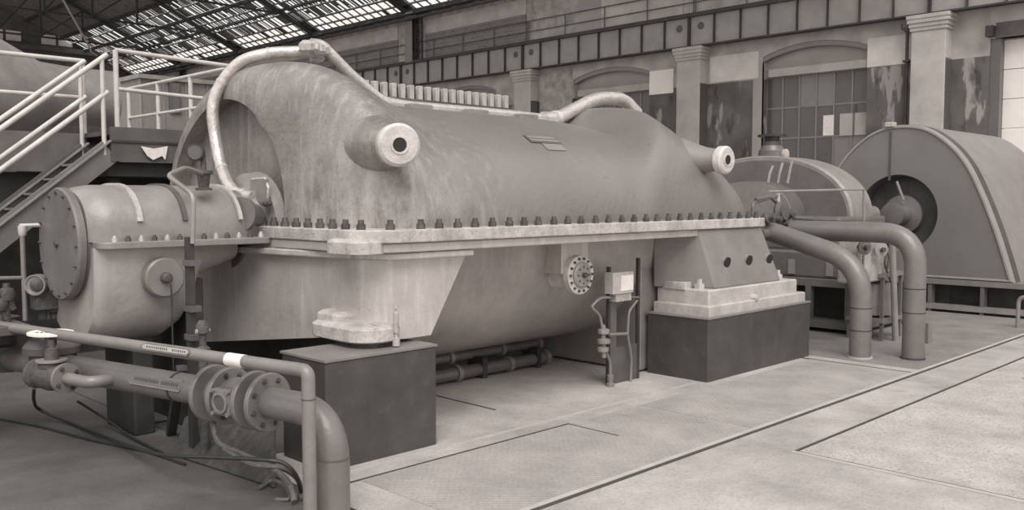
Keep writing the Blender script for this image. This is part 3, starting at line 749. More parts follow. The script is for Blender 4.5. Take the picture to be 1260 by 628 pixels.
# ---------------------------------------------------------------- finned cooler behind the turbine
FC = thing('finned_cooler', (9.4, 11.3, 0), 'row of pale upright fins of a cooler standing behind the turbine top', 'cooler')
xa = ony(440, 100, 11.2).x; xb = ony(624, 118, 11.2).x; zt = ony(530, 107, 11.2).z
n = 19
B((xa-.1, 11.32, zt-.56), (xb+.1, 11.9, zt-.03)).build('core', 'steel_dark', FC)
B((xa-.1, 11.17, zt-.26), (xb+.1, 11.2, zt-.22)).build('middle_rail', 'steel_mid', FC)
for k in range(n):
    x = xa+(xb-xa)*k/(n-1)
    B((x-.045, 11.2, zt-.58), (x+.04, 11.30, zt)).build('fin', 'sole', FC, .012)
B((xa-.12, 11.1, zt-.66), (xb+.12, 11.95, zt-.58)).build('base_rail', 'steel_mid', FC)
for x in (xa, xb-.1):
    for y in (11.15, 11.8): B((x, y, 0), (x+.1, y+.1, zt-.66)).build('leg', 'steel_dark', FC)

# ================================================================ HIGH PRESSURE TURBINE (left)
ZH = 1.86
HP = thing('high_pressure_turbine', (4.0, YC, 0), 'smaller grey barrel turbine with a round end cover left of the big casing', 'turbine')
def hpring(x, a, hu, hl, n=28, pl=.8):
    r = []
    for k in range(n):
        th = 2*pi*k/n; c_, s_ = cos(th), sin(th)
        if s_ >= 0: r.append((x, YC-a*abs(c_)**.9*(1 if c_ > 0 else -1), ZH+hu*s_**.9))
        else: r.append((x, YC-a*abs(c_)**pl*(1 if c_ > 0 else -1), ZH-hl*abs(s_)**pl))
    return r
def hpupper():
    rings = []
    for x, a, h in ((3.00, .50, .46), (3.08, .58, .5), (3.2, .62, .52), (4.3, .64, .52), (4.5, .6, .5), (4.68, .5, .42), (4.74, .34, .3)):
        rings.append([(x, YC-a*abs(cos(pi*k/24))**.8*(1 if k <= 12 else -1), ZH+.03+h*sin(pi*k/24)**.8) for k in range(25)])
    return MB().loft(rings, True, True, True)
hpupper().build('upper_casing', 'hp', HP)
def hplower():
    rings = []
    for x, a, h in ((3.02, .56, .84), (3.06, .60, .88), (3.12, .62, .90), (3.7, .62, .90), (3.86, .60, .80), (3.98, .55, .60), (4.06, .5, .35), (4.5, .4, .2)):
        rings.append([(x, YC-a*abs(cos(pi*k/24))**.55*(1 if k <= 12 else -1), ZH-.02-h*sin(pi*k/24)**.6) for k in range(25)])
    return MB().loft(rings, True, True, True)
hplower().build('lower_casing', 'hplow', HP)
MB().prism(rrect(3.03, 4.74, YC-.74, YC+.74, .12), 2, ZH-.03, ZH+.035).build('joint_flange', 'hp', HP, .01)
for k in range(13):
    MB().lathe((3.16+k*.12, YC-.69, ZH+.03), (0, 0, 1), [(0, .026), (.04, .026), (.04, .016), (.06, .014)], 6, smooth=False).build('joint_bolt', 'rust' if k % 2 else 'flange', HP)
dc = MB().lathe((3.03, YC, ZH), (-1, 0, 0), [(0, .50), (.03, .50), (.05, .525), (.10, .525), (.12, .51), (.125, .1)], 48).build('end_cover', 'hpdisc', HP)
bolts_ring(dc, (2.91, YC, ZH), (-1, 0, 0), .475, 16, .02, .025, 'bolt')
MB().cyl((2.91, YC, ZH), (2.88, YC, ZH), .03, 8).build('centre_plug', 'bolt', dc)
for x, m_, w in ((3.42, 'flange', .05), (3.85, 'steel_mid', .045), (4.42, 'flange', .035)):
    mb = MB(); g = []
    for k in range(2, 15):
        th = pi*k/24; g.append([(x+dx, YC-.655*abs(cos(th))**.8*(1 if k <= 12 else -1), ZH+.035+.535*sin(th)**.8) for dx in (-w/2, w/2)])
    mb.loft(g, False, False, False, False)
    o = mb.build('strap', m_, HP); sd = o.modifiers.new('s', 'SOLIDIFY'); sd.thickness = .03
c = ony(204, 342, 8.12)
pd = MB().lathe((c.x, 8.3, c.z), (0, -1, 0), [(0, .15), (.09, .15), (.09, .185), (.165, .185), (.18, .17), (.182, .06)], 36).build('port_flange', 'pipe_light', HP)
MB().lathe((c.x, 8.12, c.z), (0, -1, 0), [(0, .055), (.04, .05), (.06, .03)], 12).build('port_nut', 'rust', pd)
MB().tube([(c.x+.0, 8.06, c.z), (c.x+.01, 8.03, c.z-.1), (c.x+.02, 8.05, .4)], .008, 6).build('wire', 'cable', pd)
# saddle support
B((3.45, YC-.3, 0), (3.65, YC+.4, 1.05)).build('saddle', 'steel_dark', HP, .02)
B((3.95, YC-.45, 0), (4.1, YC+.45, 1.5)).build('saddle', 'steel_dark', HP, .02)
c = ony(304, 266, 8.2)
MB().lathe((c.x+.12, 8.4, c.z), (-.85, -.5, .1), [(-.1, .13), (.1, .13), (.1, .175), (.16, .175), (.165, .1)], 28).build('side_flange', 'gear', HP)
MB().lathe((4.6, YC, ZH+.03), (1, 0, 0), [(0, .35), (.2, .35)], 28).build('gland_sleeve', 'gear', HP)
# gauge stand on hp turbine
q = ony(251, 240, 8.3)
G = thing('pressure_gauge', (q.x, 8.3, q.z), 'round dark pressure gauge on a stubby valve above the barrel turbine', 'gauge')
MB().lathe((q.x, 8.3, ZH+.5), (0, 0, 1), [(0, .08), (.02, .08), (.03, .05), (.15, .065), (.16, .09), (.19, .09), (.2, .03), (.36, .025)], 14).build('valve_body', 'rust', G)
gs = ony(238, 188, 8.3)
MB().tube([(q.x, 8.3, ZH+.68), (q.x-.02, 8.3, gs.z-.02), (gs.x+.03, 8.3, gs.z)], .018, 8).build('stem', 'gauge', G)
MB().lathe((gs.x+.03, 8.3, gs.z), (-.6, -.8, 0), [(-.03, .078), (.03, .082), (.04, .075)], 24).build('dial_case', 'gauge', G)
MB().lathe((gs.x+.005, 8.27, gs.z), (-.6, -.8, 0), [(.0, .066), (.016, .066)], 24).build('dial_face', 'steel_mid', G)
# impulse pipe and dark post
q = ony(236, 400, 7.45)
I = thing('impulse_pipe', (q.x, 7.45, 0), 'thin bent pipe rising along a dark steel post before the barrel turbine', 'pipe')
MB().tube([ony(249, 214, 8.25), ony(228, 206, 8.1), ony(206, 216, 7.9), ony(238, 240, 7.45), ony(237, 300, 7.45)], .022, 10, .08).build('pipe', 'hp', I)
pp = ony(233, 292, 7.5)
B((pp.x-.025, 7.47, 0), (pp.x+.03, 7.55, pp.z)).build('post', 'steel_dark', I)
for z in (1.05, 1.3, 1.7): B((pp.x-.04, 7.42, z), (pp.x+.06, 7.56, z+.05)).build('clip', 'steel_mid', I)
q = ony(249, 395, 7.3)
V = thing('drain_cock', (q.x, 7.3, 0), 'small brass-like cock on a short riser beside the left chest corner', 'valve')
MB().lathe((q.x, 7.3, .0), (0, 0, 1), [(0, .04), (.9, .04), (.92, .06), (1.0, .06), (1.02, .03), (1.12, .03), (1.13, .055), (1.2, .055), (1.24, .03)], 12).build('riser', 'rust', V)
MB().cyl((q.x-.06, 7.3, 1.15), (q.x+.06, 7.3, 1.15), .02, 8).build('handle', 'flange', V)

# ================================================================ INTERMEDIATE MACHINE + GENERATOR
XG = 15.4; YM = 8.75; ZA = 1.95
GB = thing('low_casing_machine', (16, YM, 0), 'low dark rounded machine casing between the turbine and the generator', 'machine')
def half(x, a, h, z0=ZA, n=40, p=.95): return [(x, YM-a*abs(cos(pi*k/n))**p*(1 if k <= n/2 else -1), z0+h*sin(pi*k/n)**p) for k in range(n+1)]
MB().loft([half(XG+.02, 1.72, 1.06), half(XG+.3, 1.72, 1.06)], smooth=True).build('end_cover', 'gear', GB)
MB().loft([half(XG, 1.75, 1.09), half(XG+.05, 1.79, 1.12)], smooth=False).build('rim', 'hp', GB)
MB().loft([half(XG-.02, 1.70, 1.03), half(XG+.02, 1.70, 1.03)], smooth=False).build('cover_face', 'gear', GB)
bd = MB().loft([half(XG+.05, 1.79, 1.11), half(XG+.85, 1.79, 1.11)], smooth=True).build('casing_body', 'hp', GB)
MB().loft([half(XG+.85, 1.5, .72), half(XG+1.5, 1.45, .68), half(XG+1.6, 1.2, .5)], smooth=True).build('rear_body', 'gear', GB)
MB().loft([half(XG-.5, .88, .6), half(XG-.02, .92, .64)], smooth=True).build('gland_cover', 'gear', GB)
MB().loft([half(XG-.53, .91, .63), half(XG-.5, .91, .63)], smooth=False).build('gland_rim', 'hp', GB)
B((XG-.6, YM-1.85, 1.35), (XG+1.3, YM+1.85, ZA)).build('lower_casing', 'gear', GB, .05)
MB().cyl((XG+1.7, YM-.9, ZA), (18.1, 7.75, ZA), .16, 20).build('shaft', 'hp', GB)
bs = MB(); yb0, yb1 = YM-2.35, YM+1.9; xb0 = 14.4
bs.box((xb0, yb0, .78), (XG+1.5, yb1, .90)); bs.box((xb0, yb0, .08), (XG+1.5, yb1, .2))
bf = bs.build('base_frame', 'gear', GB)
for k in range(6):
    y = yb0+.1+k*.7; B((xb0, y, .2), (xb0+.12, y+.1, .78)).build('frame_post', 'gear', bf)
B((xb0+.5, yb0+.1, .02), (XG+1.4, yb1-.1, .8)).build('frame_inner', 'steel_dark', bf)
B((XG-.8, yb0+.15, .9), (XG+1.4, yb1-.15, 1.36)).build('pedestal', 'gear', GB, .04)
for k in range(4): B((XG-.83, yb0+.5+k*.7, .95), (XG-.8, yb0+.62+k*.7, 1.2)).build('rib', 'hp', GB)
# vent valve on top
q = ony(945, 186, YM)
q.x = XG+.4
VV = thing('vent_valve', (q.x, YM, ZA+1.02), 'short dark cylindrical vent with a flat round hood on the low machine casing', 'vent')
MB().lathe((q.x, YM, ZA+1.02), (0, 0, 1), [(0, .25), (.2, .25), (.24, .22), (.30, .20), (.32, .13), (.40, .13)], 24).build('body', 'gear', VV)
MB().lathe((q.x, YM, ZA+1.40), (0, 0, 1), [(0, .13), (.09, .14), (.09, .27), (.13, .27), (.14, .1)], 28).build('hood', 'gauge', VV)
MB().lathe((q.x+.02, YM-.24, ZA+1.15), (0, -1, 0), [(0, .1), (.06, .1), (.07, .06)], 16).build('side_boss', 'flange', VV)
# control valve cluster
q = ony(955, 262, 6.9)
CV = thing('control_valve', (q.x, 6.9, ZA), 'cluster of dark fittings, levers and handwheel before the low machine casing', 'valve')
rq = random.Random(11)
for k in range(5):
    p = ony(938+k*9, 280-rq.uniform(0, 22), 7.0)
    MB().lathe(p, (rq.uniform(-.3, .3), -1, rq.uniform(-.3, .3)), [(0, .05), (.05, .09), (.1, .09), (.12, .05), (.2, .04)], 12).build('fitting', 'rust', CV)
a = ony(958, 262, 6.95)
MB().lathe(a, (0, -1, .1), [(0, .16), (.04, .18), (.08, .12), (.12, .12), (.13, .05)], 20).build('handwheel', 'steel_mid', CV)
MB().tube([ony(958, 285, 6.95), ony(957, 238, 6.95)], .035, 8).build('spindle', 'flange', CV)
MB().tube([ony(930, 246, 6.95), ony(948, 242, 6.95), ony(975, 268, 6.95), ony(1000, 270, 6.95)], .03, 8, .1).build('lever', 'gear', CV)
MB().tube([ony(926, 285, 6.95), ony(926, 250, 6.95), ony(960, 240, 6.95)], .025, 8, .1).build('pipe', 'gear', CV)
MB().tube([ony(935, 288, 6.95), ony(990, 287, 6.95)], .08, 10).build('manifold', 'gear', CV)
for k in range(3):
    p = ony(945+k*12, 226, 7.25); MB().tube([p, p+Vector((.05, 0, .16)), p+Vector((.14, 0, .28+.05*k))], .022, 6).build('rod', 'hp', CV)
# thin frame rail
TR = thing('guard_rail', (13.8, 6, 0), 'thin tube guard rail standing before the rim of the low machine', 'railing')
MB().tube([ony(946, 236, 6.3), ony(1063, 233, 5.9), ony(1063, 290, 5.9), (ony(1063, 290, 5.9).x, 5.9, 0.0)], .018, 8, .03).build('rail', 'hp', TR)
# gauge and valve stand between pipes
q = ony(1078, 320, 5.9)
VS = thing('valve_stand', (q.x, 5.9, 0), 'pale valve box with two round handwheels above a small tank between the big bent pipes', 'valve')
a = ony(1054, 292, 6.0); b = ony(1084, 345, 6.0)
B((a.x, 5.95, b.z), (b.x, 6.3, a.z)).build('valve_box', 'flange', VS, .03)
for px, py in ((1064, 304), (1084, 307)):
    c = ony(px, py, 5.85); w = MB().lathe((c.x, 5.95, c.z), (-.5, -1, 0), [(0, .03), (.12, .03), (.12, .115), (.155, .12), (.16, .05), (.2, .03)], 22).build('handwheel', 'genband' if px > 1070 else 'gear', VS)
    MB().lathe((c.x, 5.95, c.z), (-.5, -1, 0), [(.16, .045), (.22, .035)], 12).build('spindle', 'bolt', w)
c = ony(1082, 362, 6.1)
MB().lathe((c.x-.1, 6.15, .35), (0, 0, 1), [(0, .1), (.05, .28), (.55, .3), (.62, .1)], 28).build('tank', 'hp', VS)
B((c.x-.45, 5.85, .3), (c.x+.35, 6.45, .36)).build('shelf', 'pipe_light', VS)
B((c.x-.45, 5.85, 1.02), (c.x+.45, 6.45, 1.08)).build('shelf', 'pipe_light', VS)
for dx in (-.4, .3):
    for dy in (5.87, 6.4): B((c.x+dx, dy, 0), (c.x+dx+.05, dy+.05, 1.08)).build('leg', 'gear', VS)
MB().tube([ony(1098, 300, 5.75), ony(1099, 330, 5.75), (ony(1102, 415, 5.75).x, 5.75, 0.0)], .05, 10, .05).build('riser', 'hp', VS)
for k in range(4):
    y0 = ony(1088+k*3, 300+k*9, 5.9); MB().tube([y0, y0+Vector((.1, 0, -.12)), y0+Vector((.02, 0, -.3)), y0+Vector((.12, 0, -.45))], .014, 6, .05).build('capillary', 'bolt', VS)

# generator
GX = 18.75; YG = 7.50; ZGc = 1.93
GN = thing('generator', (21, YG, 0), 'large smooth grey domed generator housing with a round shaft opening at the right edge', 'generator')
def outl(s, x, n=96):
    # angle-sampled outline: domed top with skirts flaring towards the base
    pts = []
    for k in range(n):
        th = 2*pi*k/n; c_, s_ = cos(th), sin(th)
        # intersect ray with outline
        half = [(0, 1.84), (.45, 1.78), (.9, 1.50), (1.25, 1.12), (1.56, .52), (1.86, -.2), (2.06, -.75), (2.2, -1.27), (0, -1.27)]
        # smooth the dome by dense sampling
        best = None
        for sg in (1, -1):
            for i in range(len(HO)-1):
                x1, z1 = HO[i]; x2, z2 = HO[i+1]; x1 *= sg; x2 *= sg
                den = c_*(z2-z1)-s_*(x2-x1)
                if abs(den) < 1e-9: continue
                t = (x1*(z2-z1)-z1*(x2-x1))/den; u = (x1*s_-z1*c_)/den
                u = ((c_*t-x1)*(x2-x1)+(s_*t-z1)*(z2-z1))/((x2-x1)**2+(z2-z1)**2)
                if t > 0 and -1e-6 <= u <= 1+1e-6: best = t if best is None else min(best, t)
        t = best or 1
        pts.append((x, YG-c_*t*s, ZGc+s_*t*s if s_*t*s > -1.27 else ZGc-1.27))
    return pts
base = [Vector((0, 1.84, 0)), Vector((.5, 1.76, 0)), Vector((.95, 1.46, 0)), Vector((1.3, 1.05, 0)), Vector((1.58, .50, 0)), Vector((1.86, -.2, 0)), Vector((2.06, -.8, 0)), Vector((2.2, -1.27, 0))]
HO = [(v.x, v.y) for v in crom([Vector((-.5, 1.76, 0))]+base, 5)[5:]]+[(0, -1.27)]
circ = lambda r, x: [(x, YG+.02-cos(2*pi*k/96)*r, ZGc+.02+sin(2*pi*k/96)*r) for k in range(96)]
MB().loft([circ(.80, GX), outl(.955, GX)], False, False, False).build('end_shield', 'gen', GN)
MB().loft([outl(.955, GX), outl(.965, GX-.03), outl(.985, GX-.03), outl(1.0, GX+.10), outl(1.0, GX+.16)], False, False, True).build('front_rim', 'genband', GN)
MB().loft([outl(1.003, GX+.15), outl(1.003, GX+.42)], False, False, True).build('seam_band', 'gendark', GN)
MB().loft([outl(.985, GX+.42), outl(1.0, GX+.44), outl(1.0, GX+4.6), outl(.9, GX+4.8)], False, True, True).build('housing', 'genbody', GN)
MB().loft([circ(.80, GX), circ(.78, GX+.03), circ(.74, GX+.35)], False, True, True).build('shaft_recess', 'recess', GN)
MB().lathe((GX+.55, YG, ZGc), (-1, 0, 0), [(.1, .42), (.35, .40), (.4, .22), (.8, .16), (.8, .24), (.88, .24), (.9, .15)], 28).build('bearing', 'gear', GN)
MB().tube([(GX+.0, YG+.05, ZGc+.68), (GX-.0, YG-.1, ZGc+.3)], .03, 8).build('stay', 'hp', GN)
B((GX-.02, YG+.18, ZGc+.70), (GX+.02, YG+.22, ZGc+1.70)).build('centre_seam', 'gendark', GN)
B((GX-.08, YG+.12, ZGc+1.80), (GX+.1, YG+.30, ZGc+1.90)).build('lifting_lug', 'flange', GN, .01)
B((GX+.2, YG-1.0, .02), (GX+4.6, YG+1.0, .64)).build('underframe', 'steel_dark', GN)
gb = MB(); gb.box((GX-.12, YG-2.75, .56), (GX+4.7, YG+2.4, .66)); gf = gb.build('base_frame', 'pipe_light', GN)
B((GX-.12, YG-2.75, .06), (GX+.1, YG+2.4, .16)).build('bottom_rail', 'hp', gf)
B((GX+.22, YG-2.6, .0), (GX+.3, YG+2.2, .56)).build('back_plate', 'steel_dark', gf)
for k in range(6):
    y = YG-2.7+k*.98; B((GX-.1, y, .0), (GX+.1, y+.07, .56)).build('frame_post', 'gear', gf)
# hoop
q = onz(1252, 404, 0)
Hh = thing('floor_hoop', (q.x, q.y, 0), 'low bent tube hoop standing on the floor at the right edge', 'hoop')
MB().tube([(q.x, q.y, 0), (q.x, q.y, .55), (q.x-.05, q.y-.6, .57), (q.x-.05, q.y-.6, 0)], .035, 10, .12).build('tube', 'hp', Hh)

# ---------------------------------------------------------------- two bent pipes by plinth 2
PA = thing('bent_pipe', (12.5, 5.56, 0), 'large grey pipe sloping from the turbine then bending down, left one of two', 'pipe', 'large bent pipes')
q = onz(1058, 441, 0); s_ = ony(945, 284, 7.0)
pA = [s_, Vector((q.x, q.y+.25, 1.42)), Vector((q.x, q.y, 1.15)), Vector((q.x, q.y, 0))]
pA = [s_, Vector((q.x, q.y, 1.36)), Vector((q.x, q.y, 0))]
MB().tube(pA, .15, 24, .55).build('pipe', 'pipe', PA)
for z in (.72, .40): MB().cyl((q.x, q.y, z), (q.x, q.y, z+.012), .154, 24).build('seam_ring', 'steel_dark', PA)
MB().cyl((q.x, q.y, 0), (q.x, q.y, .03), .17, 24).build('floor_collar', 'kerb', PA)
PB = thing('bent_pipe', (12.95, 5, 0), 'large grey pipe running level then bending down, right one of two', 'pipe', 'large bent pipes')
q = onz(1123, 442, 0)
MB().tube([(q.x, 8.0, 1.78), (q.x, q.y, 1.78), (q.x, q.y, 0)], .15, 24, .5).build('pipe', 'pipe', PB)
for z in (1.0, .66): MB().cyl((q.x, q.y, z), (q.x, q.y, z+.012), .154, 24).build('seam_ring', 'steel_dark', PB)
MB().cyl((q.x, q.y, 0), (q.x, q.y, .03), .17, 24).build('floor_collar', 'joint', PB)
B((q.x+.25, q.y-.12, .2), (q.x+.4, q.y+.05, .5)).build('junction_box', 'pipe_light', PB, .01)
MB().cyl((q.x+.3, q.y-.03, 0), (q.x+.3, q.y-.03, .2), .02, 8).build('conduit', 'steel_dark', PB)

# ---------------------------------------------------------------- instrument rack
YR = 6.84
RK = thing('instrument_rack', (8.5, YR, 0), 'dark two-post rack with a pale box, valves and bent tubes before the turbine belly', 'rack')
xl = ony(750, 400, YR).x; xr = ony(786, 400, YR).x
for x, zt_ in ((xl, 1.45), (xr, 1.53)): B((x-.02, YR, 0), (x+.02, YR+.04, zt_)).build('post', 'steel_dark', RK)
B((xl, YR+.01, .0), (xr, YR+.035, .45)).build('backplate', 'steel_mid', RK)
B((xl+.03, YR+.02, .3), (xl+.16, YR+.035, 1.35)).build('strap', 'gear', RK)
a = ony(750, 336, YR-.06); b = ony(775, 359, YR-.06)
bx = MB().cbox((a.x, YR-.12, b.z), (b.x, YR+.02, a.z), .008).build('box', 'sole', RK)
B((a.x+.14, YR-.13, b.z+.03), (b.x-.02, YR-.12, a.z-.04)).build('cover', 'white', bx)
B((a.x+.08, YR-.1, b.z-.1), (b.x-.02, YR-.0, b.z)).build('terminal', 'flange', bx)
def ty(px, py, y=YR-.05): return ony(px, py, y)
MB().tube([ty(757, 366), ty(738, 367), ty(727, 378), ty(738, 388), ty(741, 403)], .018, 10, .06).build('tube', 'pipe_light', RK)
vb = MB(); 
for (px, py, r) in ((743, 408, .075), (743, 420, .08), (742, 430, .07)):
    p = ty(px, py); vb.lathe(p+Vector((0, 0, -.035)), (0, 0, 1), [(0, r*.7), (.012, r), (.055, r), (.07, r*.6)], 10)
vb.build('valve_block', 'hp', RK)
MB().cyl(ty(742, 400), ty(743, 440), .03, 10).build('valve_body', 'hp', RK)
MB().tube([ty(749, 412), ty(772, 411)], .02, 8).build('cross_tube', 'pipe_light', RK)
q = ty(751, 464)
MB().tube([ty(746, 434), ty(751, 446), Vector((q.x, q.y, .12)), Vector((q.x, q.y, 0))], .018, 8, .04).build('tube', 'pipe_light', RK)
MB().lathe((q.x, q.y, 0), (0, 0, 1), [(0, .05), (.04, .05), (.05, .03), (.1, .04), (.14, .04), (.15, .02)], 10).build('foot_fitting', 'pipe_light', RK)
q = ty(776, 464)
MB().tube([ty(784, 370), ty(774, 383), ty(772, 411), ty(777, 440), Vector((q.x, q.y, 0))], .016, 8, .06).build('tube', 'pipe_light', RK)
MB().tube([ty(772, 366), ty(786, 366)], .012, 8).build('tube', 'pipe_light', RK)

# ================================================================ STAIRS AND PLATFORM (left background)
YS = 12.6; ZD = 3.2
ST = thing('steel_stair', (4, YS, 0), 'dark steel stair with open treads and pale handrails climbing to the platform', 'stairs')
def sline(py0, px0, py1, px1, y, w, h, nm, m_, ext=0):
    a = ony(px0, py0, y); b = ony(px1, py1, y)
    if ext: a = a-(b-a)*ext
    mb = MB().beam(a, b, w, h) if h else MB().tube([a, b], w, 12)
    return mb.build(nm, m_, ST), a, b
for yy, dx in ((YS, 0), (YS+.8, .02)):
    a = ony(0, 290, YS); b = ony(135, 186, YS); a = Vector((a.x, yy, a.z)); b = Vector((b.x, yy, b.z)); d = (b-a)
    a2 = a-d*(a.z-.12)/d.z
    MB().beam(a2, b, .05, .32).build('stringer', 'stair' if yy == YS else 'steel_mid', ST)
    MB().beam(a2+Vector((0, -.03, .14)), b+Vector((0, -.03, .14)), .09, .02).build('stringer_flange', 'hp', ST)
d = (b-a2)
ntr = 14
for k in range(1, ntr):
    p = a2+d*k/ntr
    B((p.x-.13, YS, p.z+.0), (p.x+.13, YS+.8, p.z+.03)).build('tread', 'hp', ST)
for yy, offs in ((YS, 0), (YS+.8, 0)):
    for dz, m_ in ((1.0, 'rail'), (.5, 'rail')):
        A2 = Vector((a2.x, yy, a2.z+dz+.3)); Bb = Vector((b.x, yy, b.z+dz+.3))
        MB().tube([A2, Bb], .035, 12).build('handrail' if dz > .6 else 'mid_rail', m_, ST)
    for t in (.02, .5, .98):
        p = Vector((a2.x, yy, a2.z))+Vector((d.x, 0, d.z))*t
        MB().cyl(p, p+Vector((0, 0, 1.3)), .03, 10).build('baluster', 'rail', ST)
# platform
XR0 = 4.9; XR1 = 6.75; YP0 = YS; YP1 = 16.6
PF = thing('access_platform', (6, 14, ZD), 'dark steel access platform with pale tube railing behind the barrel turbine', 'platform')
B((XR0-.05, YP0, ZD-.06), (XR1, YP1, ZD)).build('deck', 'steel_mid', PF)
B((XR0-.05, YP0-.04, ZD-.42), (XR1+.05, YP0, ZD+.05)).build('fascia', 'steel_mid', PF)
B((XR0-.05, YP0+.1, ZD-.62), (XR1, YP1, ZD-.42)).build('beam', 'steel_dark', PF)
B((XR0-.05, YP0-.06, ZD-.16), (XR1+.05, YP0-.04, ZD-.13)).build('fascia_seam', 'steel_dark', PF)
B((-3, YS+1.0, ZD-.25), (XR0, YP1, ZD-.05)).build('deck', 'steel_mid', PF)
B((-3, YS+.96, ZD-.55), (XR0, YS+1.0, ZD)).build('fascia', 'stair', PF)
for (x, y) in ((XR0+.1, YP0+.3), (XR1-.1, YP0+.3), (XR0+.1, YP1-.2), (XR1-.1, YP1-.2), (1.5, YS+1.2), (-1.5, YS+1.2), (-1.5, YP1-.2), (1.5, YP1-.2)):
    B((x-.07, y-.07, 0), (x+.07, y+.07, ZD-.3)).build('leg', 'steel_dark', PF)
hh = 1.05
def rail_run(p, q, n, parent, m_='rail', h=hh, r=.032, mid=True):
    p = Vector(p); q = Vector(q); Z = Vector((0, 0, 1))
    MB().tube([p+Z*h, q+Z*h], r, 12).build('top_rail', m_, parent)
    if mid: MB().tube([p+Z*h*.5, q+Z*h*.5], r*.9, 12).build('mid_rail', m_, parent)
    for k in range(n+1):
        c = p+(q-p)*k/n; MB().cyl(c, c+Z*h, r*1.1, 12).build('post', m_, parent)
RL = thing('tube_railing', (6, YP0, ZD), 'pale tube railing on the front edge of the platform', 'railing', 'platform railings')
rail_run((XR0+.08, YP0+.05, ZD+.05), (XR1-.02, YP0+.05, ZD), 1, RL)
RL = thing('tube_railing', (6.7, 14, ZD), 'pale tube railing receding along the right edge of the platform', 'railing', 'platform railings')
rail_run((XR1, YP0+.3, ZD), (XR1, YP1, ZD), 3, RL)
RL = thing('tube_railing', (3, 14, ZD), 'pale tube railing on the landing behind the stair at the left edge', 'railing', 'platform railings')
rail_run((4.9, YS+1.05, ZD), (-1, YS+1.05, ZD), 4, RL, 'rail')
struct(B((-4, 13.75, 0), (6.6, 13.8, ZD-.56)).build('trim_95', 'steel_dark'))  # added dark sheet standing in for the gloom under platform and stair
# crossing diagonal braces and torn paper
PPp = thing('torn_sheet', (5.9, YP0-.08, ZD-.3), 'torn white sheet hanging on the platform fascia', 'sheet')
a = [ony(px, py, YP0-.07) for px, py in ((173, 180), (189, 183), (206, 180), (203, 197), (199, 192), (188, 197), (181, 192))]
MB().loft([[tuple(v) for v in a], [tuple(v+Vector((0, -.012, 0))) for v in a]], smooth=False).build('paper', 'white', PPp)
# large lagged vessel behind stairs
q = ony(60, 118, 16.0)
LV = thing('lagged_vessel', (3.5, 17.6, 0), 'large horizontal lagged vessel behind the stair with a ribbed collar', 'vessel')
zc = 4.15; yv = 17.8
MB().lathe((-4, yv, zc), (1, 0, 0), [(0, .95), (7.6, .95), (8.9, .95), (9.6, .60), (10.2, .55), (10.9, .55), (11.0, .3)], 40).build('shell', 'tank', LV)
for x in (.6, 3.9): MB().lathe((x, yv, zc), (1, 0, 0), [(0, .96), (.0, 1.04), (.12, 1.04), (.12, .96)], 40, False).build('collar', 'hp', LV)
for x in (0, 4.2): B((x, yv-.7, 0), (x+.3, yv+.7, zc-.6)).build('saddle', 'steel_dark', LV)
# control cabin
CB = thing('control_cabin', (9.5, 24, 0), 'grey board cabin with a dark narrow window beyond the platform', 'cabin')
xc0 = onx(178, 110, 8.0)
B((9.0, 21.5, 0), (12.4, 23.0, 5.1)).build('walls', 'cabin', CB)
B((8.95, 21.4, 5.1), (12.5, 23.1, 5.2)).build('roof', 'hp', CB)
a = ony(207, 100, 21.5); b = ony(222, 140, 21.5)
w = B((a.x, 21.44, b.z), (b.x, 21.5, a.z)).build('window', 'steel_mid', CB); B((a.x+.05, 21.42, b.z+.05), (b.x-.05, 21.45, a.z-.05)).build('pane', 'glass_dim', w)
for k in range(7): B((9.0+k*.56, 21.47, 0), (9.0+k*.56+.03, 21.5, 5.1)).build('batten', 'hp', CB)

# small white pipe stand by the end cover
q = ony(27, 385, 9.3)
WS = thing('pipe_stand', (q.x, 9.3, 0), 'slim pale pipe stand with a T arm left of the round end cover', 'pipe')
a = ony(27, 278, 9.3)
MB().tube([(a.x, 9.3, 1.12), (a.x, 9.3, a.z)], .022, 10).build('post', 'pipe_light', WS)
MB().lathe((a.x, 9.3, a.z-.1), (0, 0, 1), [(0, .022), (.02, .035), (.1, .038)], 10).build('socket', 'rail', WS)
MB().tube([ony(24, 278, 9.3), ony(52, 277, 9.3)], .02, 10).build('arm', 'rail', WS)
MB().tube([ony(-30, 343, 9.3), ony(27, 342, 9.3)], .018, 10).build('arm', 'pipe_light', WS)
q = ony(45, 351, 9.2)
HW = thing('round_valve', (q.x, 9.2, 0), 'small round flanged valve beside the pale pipe stand', 'valve')
MB().lathe((q.x+.12, 9.35, q.z), (-.75, -.8, 0), [(0, .06), (.1, .06), (.1, .10), (.2, .10), (.2, .085), (.19, .075)], 26).build('body', 'pipe_light', HW)
MB().lathe((q.x+.0, 9.2, q.z), (-.75, -.8, 0), [(-.03, .07), (.01, .06), (.03, .03)], 16).build('boss', 'rust', HW)
MB().cyl((q.x+.08, 9.3, 1.12), (q.x+.08, 9.3, q.z-.05), .04, 10).build('riser', 'steel_dark', HW)
B((q.x+.0, 9.22, 1.22), (q.x+.2, 9.4, 1.42)).build('bracket', 'rust', HW)
BN = thing('equipment_bench', (2.3, 9.3, 0), 'low dark steel bench carrying rusty fittings at the left edge', 'bench')
B((.9, 9.0, 1.03), (2.7, 9.8, 1.12)).build('top', 'steel_mid', BN, .01)
for x_ in (1.0, 1.7):
    for y_ in (9.35, 9.7): B((x_, y_, 0), (x_+.06, y_+.06, 1.03)).build('leg', 'steel_dark', BN)
rq = random.Random(21)
